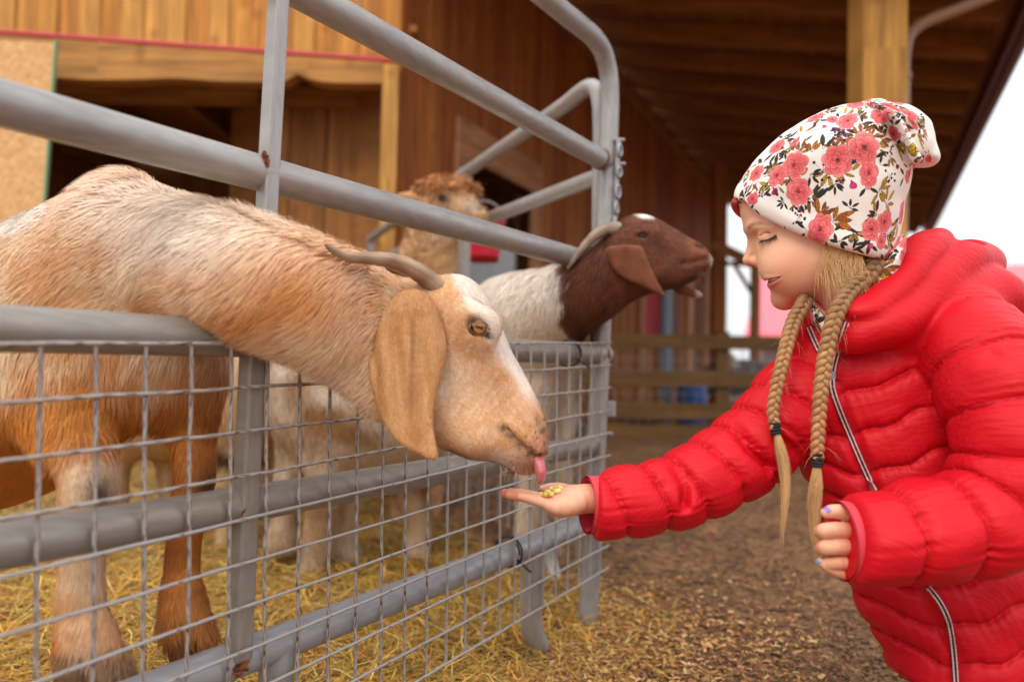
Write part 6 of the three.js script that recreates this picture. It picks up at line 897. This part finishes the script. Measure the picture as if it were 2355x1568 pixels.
  // stitches along the quilting seams
  { const P = gJ.attributes.position.array, N = gJ.attributes.normal.array, I = gJ.index.array, n = P.length / 3, id = new Uint8Array(n), ph = new Float32Array(n), pos = [], nor = [], idx = [];
    for (let i = 0; i < n; i++) { jacket0(P[i * 3], P[i * 3 + 1], P[i * 3 + 2]); const m = Math.min(J.r, J.l, J.q, J.h); id[i] = m === J.h ? 0 : m === J.r ? 1 : m === J.l ? 2 : 3; ph[i] = [0, J.sr, J.sl, J.st][id[i]]; }
    const a = V(), b = V(), na = V(), nb = V();
    for (let t = 0; t < I.length; t += 3) { const v = [I[t], I[t + 1], I[t + 2]]; if (!id[v[0]] || id[v[0]] !== id[v[1]] || id[v[0]] !== id[v[2]]) continue; const f = v.map((k) => ph[k]), lo = Math.min(...f), hi = Math.max(...f), k = Math.ceil(lo); if (k > hi || hi - lo > 0.5 || lo === hi) continue;
      const cut = []; for (const [p, q] of [[0, 1], [1, 2], [2, 0]]) { if ((f[p] < k) === (f[q] < k)) continue; const e = (k - f[p]) / (f[q] - f[p]); cut.push([0, 1, 2].map((c) => mix(P[v[p] * 3 + c], P[v[q] * 3 + c], e)), [0, 1, 2].map((c) => mix(N[v[p] * 3 + c], N[v[q] * 3 + c], e))); } if (cut.length !== 4) continue;
      a.set(...cut[0]); b.set(...cut[2]); na.set(...cut[1]).normalize(); nb.set(...cut[3]).normalize(); if ((Math.floor((a.x + a.y * 1.2 - a.z * 0.9) / 0.0045) & 1) || a.distanceTo(b) < 1e-5) continue;
      const s = b.clone().sub(a).cross(na).normalize().multiplyScalar(0.0007), o = pos.length / 3; for (const [p, q] of [[a, na], [b, nb]]) for (const [u, w] of [[-1, 0.0001], [0, 0.0007], [1, 0.0001]]) { pos.push(p.x + s.x * u + q.x * w, p.y + s.y * u + q.y * w, p.z + s.z * u + q.z * w); nor.push(q.x, q.y, q.z); } idx.push(o, o + 1, o + 3, o + 1, o + 4, o + 3, o + 1, o + 2, o + 4, o + 2, o + 5, o + 4); }
    const g = new THREE.BufferGeometry(); g.setAttribute('position', new THREE.Float32BufferAttribute(pos, 3)); g.setAttribute('normal', new THREE.Float32BufferAttribute(nor, 3)); g.setIndex(idx); part(jac, 'seam_stitches', g, new THREE.MeshStandardMaterial({ color: new THREE.Color().setRGB(0.30, 0.006, 0.016), roughness: 0.8, side: THREE.DoubleSide }), 'stuff'); }
  stage('jacket ' + gJ.index.count / 3);
  // knitted cuffs, open tubes
  const cuff = (pts, r0, flat) => { const c = smooth(pts, 8), n = c.length; const outer = tubeGeo(c, r0, 36, { open: true }), inner = tubeGeo(c, r0 - 0.004, 36, { open: true }); return mergeGeometries([outer, inner]); };
  part(jac, 'cuff', cuff([at(1349, 1161, 0.955), at(1372, 1161, 0.958), at(1400, 1160, 0.962)], PX(66, 0.957)), M_CUFF);
  part(jac, 'cuff', cuff([at(1934, 1244, 0.862), at(1960, 1244, 0.862), at(1990, 1243, 0.862)], PX(90, 0.862)), M_CUFF);
  // seams: stitched thread in the grooves is left to the relief; loose red threads at the cuff
  { const l = [[[1502, 1236], [1506, 1246], [1500, 1252], [1497, 1258]], [[1550, 1234], [1558, 1246], [1570, 1262], [1573, 1280]], [[1635, 1222], [1640, 1230], [1634, 1240]]]; for (const q of l) part(jac, 'loose_thread', tubeGeo(smooth(q.map(([x, y]) => at(x, y, 0.985)), 10), 0.0005, 5), M_CUFF); }
  // zip
  const onJ = (x, y, off = 0.0012) => { const p = meet(jk, x, y, 0.6, 1.3); return p.addScaledVector(camF, -off); };
  const tape = new THREE.MeshStandardMaterial({ color: col(206, 196, 196), roughness: 0.5, metalness: 0.2 }), dark = new THREE.MeshStandardMaterial({ color: col(112, 30, 48), roughness: 0.7 });
  const zipRun = (pts, name) => { const n = 60, cv = smooth(pts.map(([x, y]) => V(x, y, 0)), n), P = cv.map((q) => onJ(q.x, q.y)); for (let k = 0; k < 4; k++) for (let i = 1; i < n; i++) P[i].lerp(P[i - 1].clone().add(P[i + 1]).multiplyScalar(0.5), 0.5); const zp = new THREE.Group(); zp.name = 'zip'; girl.add(zp); const side = P.map((p, i) => { const T = P[Math.min(n, i + 1)].clone().sub(P[Math.max(0, i - 1)]).normalize(); return T.cross(camF).normalize(); }); part(zp, 'tape', tubeGeo(P, 0.0042, 8, { flat: 0.5 }), dark); for (const s of [-1, 1]) part(zp, 'teeth', tubeGeo(P.map((p, i) => p.clone().addScaledVector(side[i], s * 0.0026).addScaledVector(camF, -0.0032)), P.map((_, i) => 0.0011 + 0.0003 * (i % 2)), 6), tape); return zp; };
  const zp = zipRun([[1946, 742], [1930, 790], [1914, 850], [1912, 890], [1930, 945], [1955, 1005], [1985, 1075], [2010, 1128]]);
  zipRun([[2132, 1348], [2160, 1385], [2180, 1430], [2190, 1490], [2196, 1566]]); zipRun([[1858, 752], [1868, 776], [1882, 806]]);
  { const p = onJ(1913, 862, 0.006); part(zp, 'slider', new RoundedBoxGeometry(0.007, 0.011, 0.005, 2, 0.0015).translate(p.x, p.y, p.z), M_ZINC); part(zp, 'pull', new THREE.TorusGeometry(0.005, 0.0011, 6, 14).scale(0.6, 1.3, 1).translate(p.x - 0.001, p.y - 0.012, p.z + 0.002), M_ZINC); }
  stage('zip');
  // ---- hair ----
  const H1 = lin(214, 168, 112), H2 = lin(150, 104, 64), H3 = lin(236, 200, 148);
  const strandTex = dataTex(64, 256, (u, v) => { const q = noise(u * 40, v * 1.2, 3) * 0.5 + noise(u * 90, v * 3, 8) * 0.35 + noise(u * 12, v * 2, 5) * 0.4, c = mix3([0.80, 0.62, 0.42], [0.50, 0.34, 0.20], clamp(0.45 + q)); return mix3(c, [0.94, 0.80, 0.58], clamp(q * 0.9 - 0.25)); });
  strandTex.repeat.set(2, 14); const M_HAIR = new THREE.MeshPhysicalMaterial({ map: strandTex, vertexColors: true, roughness: 0.45, bumpMap: strandTex, bumpScale: 0.0012, sheen: 0.2, sheenColor: new THREE.Color(1, 0.85, 0.6) });
  function braid(pts, w0, w1, tail, tieY) {
    const hold = new THREE.Group(); hold.name = 'braid'; girl.add(hold); const n = 150, c = smoothEven(pts, n), L = new THREE.CatmullRomCurve3(pts).getLength();
    const T = c.map((p, i) => c[Math.min(n, i + 1)].clone().sub(c[Math.max(0, i - 1)]).normalize()), S = T.map((t) => t.clone().cross(camF).normalize()), F = T.map((t, i) => t.clone().cross(S[i]).normalize());
    const per = (w0 + w1) * 1.35;
    for (let k = 0; k < 3; k++) { const P = [], R = []; for (let i = 0; i <= n; i++) { const s = i / n * L, w = mix(w0, w1, i / n), th = s / per * Math.PI * 2 + k * 2.0944, e = 1; P.push(c[i].clone().addScaledVector(S[i], Math.sin(th) * w * 0.52 * e).addScaledVector(F[i], Math.sin(th * 2) * w * 0.30 * e)); R.push(w * 0.43); } const sg = tubeGeo(P, R, 12, { up: camF.clone() }), cc = new Float32Array(sg.attributes.position.count * 3); for (let v = 0; v < cc.length / 3; v++) { const i = Math.min(n, Math.floor(v / 13)) / n, q = mix(0.62, 1.06, sstep(0.05, 0.75, i)) * (1 + noise(i * 9, k * 4, 2) * 0.3); cc[v * 3] = q; cc[v * 3 + 1] = q * 0.97; cc[v * 3 + 2] = q * 0.93; } sg.setAttribute('color', new THREE.BufferAttribute(cc, 3)); part(hold, 'strand', sg, M_HAIR); }
    // fly-away hairs along the plait
    const B = new Blades(); for (let i = 0; i < 60; i++) { const j = rnd() * n | 0, w = mix(w0, w1, j / n), a = rr(-1, 1), r = c[j].clone().addScaledVector(S[j], a * w).addScaledVector(camF, -w * 0.5), d = S[j].clone().multiplyScalar(Math.sign(a) * rr(0.2, 1)).addScaledVector(T[j], rr(-0.3, 1)).addScaledVector(camF, rr(-0.5, 0.2)).normalize(), l = rr(0.008, 0.03), m = r.clone().addScaledVector(d, l * 0.5), t = m.clone().addScaledVector(d, l * 0.45).addScaledVector(T[j], l * 0.3); B.add(r, m, t, T[j].clone().cross(camF).normalize(), 0.0002, camF.clone().negate(), H1, H3); } part(hold, 'stray_hairs', B.geo(), M_FUR, 'stuff');
    // elastic
    const e0 = pts.at(-1), tie = T[n]; for (let k = 0; k < 4; k++) { const q = e0.clone().addScaledVector(tie, (k - 1.5) * 0.0045); const ring = new THREE.TorusGeometry(w1 * 0.62, 0.0024, 8, 22).rotateX(rr(-0.25, 0.25)).applyQuaternion(new THREE.Quaternion().setFromUnitVectors(V(0, 0, 1), tie)).translate(q.x, q.y, q.z); part(hold, 'hair_tie', ring, new THREE.MeshStandardMaterial({ color: col(26, 26, 32), roughness: 0.8 })); }
    // loose end
    const B2 = new Blades(), tc = new THREE.CatmullRomCurve3([e0, ...tail]); for (let i = 0; i < 900; i++) { const a = rnd() * 6.28, rad = Math.sqrt(rnd()), o = (f) => w1 * (f < 0.3 ? 0.35 + f * 1.5 : 0.8 - (f - 0.3) * 1.0) * rad, end = rr(0.3, 1.04), wild = i < 130 ? 2.1 : 1, pt = (f) => tc.getPoint(Math.min(1, f)).addScaledVector(tail.at(-1).clone().sub(tail.at(-2)), Math.max(0, f - 1) * 2).addScaledVector(camR, Math.cos(a) * o(f) * (1 + (wild - 1) * f)).addScaledVector(camF, Math.sin(a) * o(f)); const cl = mix3(mix3(H1, H2, rnd() * 0.5), H3, rnd() * 0.6); const e2 = end * (wild > 1 ? 1.25 : 1), ks = [0, e2 * 0.33, e2 * 0.66, e2]; const p = ks.map(pt); p[3].addScaledVector(camR, rr(-0.004, 0.004)); B2.add(p[0], p[1], p[2], camR, wild > 1 ? 0.0003 : 0.0007, camF.clone().negate(), cl, cl); B2.add(p[1], p[2], p[3], camR, wild > 1 ? 0.00025 : 0.0006, camF.clone().negate(), cl, cl); } part(hold, 'loose_end', B2.geo(), M_FUR, 'stuff');
  }
  const onF = (x, y, off) => { const p = meet(jk, x, y, 0.6, 1.35); return p.addScaledVector(camF, -off); };
  braid([A(1085, 965, 0.05), A(1030, 1040, 0.066), at(1962, 662, 0.985), at(1934, 700, 0.97), at(1915, 748, 0.962), at(1902, 805, 0.958), at(1892, 870, 0.952), at(1886, 935, 0.948), at(1882, 1000, 0.945), at(1880, 1058, 0.942)], 0.0145, 0.0098, [at(1878, 1110, 0.94), at(1874, 1180, 0.94), at(1876, 1240, 0.935), at(1886, 1300, 0.93)]);
  braid([A(700, 1140, -0.01), at(1848, 700, 1.03), at(1828, 735, 1.02), at(1812, 785, 1.0), at(1797, 845, 0.985), at(1784, 905, 0.978), at(1778, 950, 0.975), at(1784, 985, 0.972)], 0.0145, 0.0088, [at(1796, 1030, 0.97), at(1807, 1090, 0.968), at(1808, 1150, 0.966), at(1800, 1225, 0.966)]);
  // hair drawn back from the temple under the cap and loose wisps by the cheek
  { const B = new Blades(), out = camF.clone().negate(); for (let i = 0; i < 2400; i++) { const f = Math.pow(rnd(), 1.15), x0 = mix(815, 1125, f), y0 = hem(x0) - 16, x3 = mix(925, 1030, f) + rr(-12, 12), y3 = mix(1185, 1080, f) + rr(-14, 14), bx = mix(-16, 26, f) + noise(f * 22, 1, 1) * 26, lift = 0.0015 + rnd() * 0.0045 + noise(f * 18, 4, 2) * 0.002;
      const p = [0, 0.33, 0.66, 1].map((t) => { const x = mix(x0, x3, t) + Math.sin(t * 3.14) * bx, y = mix(y0, y3, t) + Math.sin(t * 3.14) * 10; return meet(face, ...z1([x, y]), 0.8, 1.25).addScaledVector(out, lift * (0.4 + Math.sin(t * 3.14) * 0.8) + t * 0.004); });
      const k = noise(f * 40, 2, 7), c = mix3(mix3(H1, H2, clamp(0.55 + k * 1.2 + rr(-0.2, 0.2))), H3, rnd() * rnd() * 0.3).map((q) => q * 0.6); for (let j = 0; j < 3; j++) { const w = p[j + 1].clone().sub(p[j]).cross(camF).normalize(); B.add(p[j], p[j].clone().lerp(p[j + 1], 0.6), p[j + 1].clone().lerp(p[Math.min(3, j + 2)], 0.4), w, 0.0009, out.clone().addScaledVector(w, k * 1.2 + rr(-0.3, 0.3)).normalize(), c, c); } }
    for (let i = 0; i < 260; i++) { const x0 = rr(800, 1000), y0 = hem(x0) - 8, L = rr(120, 330), bow = rr(-70, 60), p = [[x0, y0], [x0 + bow * 0.7 - 10, y0 + L * 0.5], [x0 + bow + rr(-10, 60), y0 + L]].map(([x, y], j) => A(x, y, [0.066, 0.074, 0.074][j] + rr(0, 0.006))); const c = mix3(H1, H3, rnd()), w = p[1].clone().sub(p[0]).cross(camF).normalize(); B.add(p[0], p[0].clone().lerp(p[1], 0.6).add(p[1].clone().sub(p[2]).multiplyScalar(0.03)), p[1], w, 0.00028, out, c, c); B.add(p[1], p[1].clone().lerp(p[2], 0.5), p[2], w, 0.00024, out, c, c); }
    const hair = part(girl, 'hair', B.geo(), M_FUR, 'stuff');
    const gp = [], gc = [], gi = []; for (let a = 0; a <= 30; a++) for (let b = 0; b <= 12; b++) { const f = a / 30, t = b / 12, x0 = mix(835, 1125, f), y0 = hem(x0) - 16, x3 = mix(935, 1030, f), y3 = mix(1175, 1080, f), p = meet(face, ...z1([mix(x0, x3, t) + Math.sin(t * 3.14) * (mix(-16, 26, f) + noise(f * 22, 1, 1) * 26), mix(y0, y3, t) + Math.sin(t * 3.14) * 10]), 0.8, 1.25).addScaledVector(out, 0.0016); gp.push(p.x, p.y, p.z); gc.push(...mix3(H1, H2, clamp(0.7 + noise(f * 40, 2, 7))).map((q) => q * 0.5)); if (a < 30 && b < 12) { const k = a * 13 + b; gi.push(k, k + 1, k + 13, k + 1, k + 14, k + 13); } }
    const hg = new THREE.BufferGeometry(); hg.setAttribute('position', new THREE.Float32BufferAttribute(gp, 3)); hg.setAttribute('color', new THREE.Float32BufferAttribute(gc, 3)); hg.setIndex(gi); hg.computeVertexNormals(); part(hair, 'under_hair', hg, new THREE.MeshStandardMaterial({ vertexColors: true, roughness: 0.7, side: THREE.DoubleSide })); }
  // ---- trousers and boots (she kneels) ----
  const hip = at(2370, 1600, 1.08), grey = new THREE.MeshStandardMaterial({ color: col(176, 176, 184), roughness: 0.9 });
  const tr = join([-1, 1].map((s) => chain([{ p: hip.clone().add(V(-0.03 + s * 0.045, 0.02, s * 0.075)), a: 0.075 }, { p: V(hip.x - 0.02 + s * 0.02, 0.085, hip.z + s * 0.085), a: 0.062 }, { p: V(hip.x + 0.05, 0.06, hip.z + s * 0.085 - 0.04), a: 0.055 }, { p: V(hip.x + 0.2, 0.055, hip.z + s * 0.08 - 0.12), a: 0.045 }], V(0, 0, 1), 10)), 0.03);
  part(girl, 'trousers', surf(tr, V(hip.x - 0.25, -0.01, hip.z - 0.4), V(hip.x + 0.35, 0.33, hip.z + 0.25), 0.009), grey);
  for (const s of [-1, 1]) part(girl, 'boot', surf(chain([{ p: V(hip.x + 0.19, 0.055, hip.z + s * 0.08 - 0.115), a: 0.048 }, { p: V(hip.x + 0.27, 0.05, hip.z + s * 0.08 - 0.15), a: 0.045 }, { p: V(hip.x + 0.31, 0.045, hip.z + s * 0.08 - 0.17), a: 0.035 }], V(0, 1, 0), 5), V(hip.x + 0.1, -0.01, hip.z + s * 0.08 - 0.26), V(hip.x + 0.4, 0.13, hip.z + s * 0.08 - 0.02), 0.008), new THREE.MeshStandardMaterial({ color: col(52, 44, 46), roughness: 0.7 }));
  stage('girl');
  // ---- grain on the palm ----
  const kern = new THREE.SphereGeometry(1, 12, 8), km = [col(240, 206, 110), col(232, 188, 84), col(246, 224, 150)].map((c) => new THREE.MeshStandardMaterial({ color: c, roughness: 0.45 }));
  const spots = [[1246, 0.948], [1254, 0.938], [1262, 0.95], [1268, 0.935], [1275, 0.945], [1282, 0.938], [1288, 0.95], [1279, 0.958], [1270, 0.962], [1258, 0.96]];
  spots.forEach(([x, zz], i) => { let y = 1060; for (; y < 1190; y += 0.5) { const p = at(x, y, zz); if (handR(p.x, p.y, p.z) < 0.0006) break; } const p = at(x, y, zz); const m = solo('corn_kernel', kern, km[i % 3], 'yellow corn kernel lying on the girl\'s open palm', 'corn kernel', 'corn kernels on the palm'); m.scale.set(0.0052, 0.0036, 0.0042); m.rotation.set(rr(-0.4, 0.4), rnd() * 6, rr(-0.4, 0.4)); m.position.set(p.x, p.y + 0.0026, p.z); });
}
renderer.render(scene, camera);
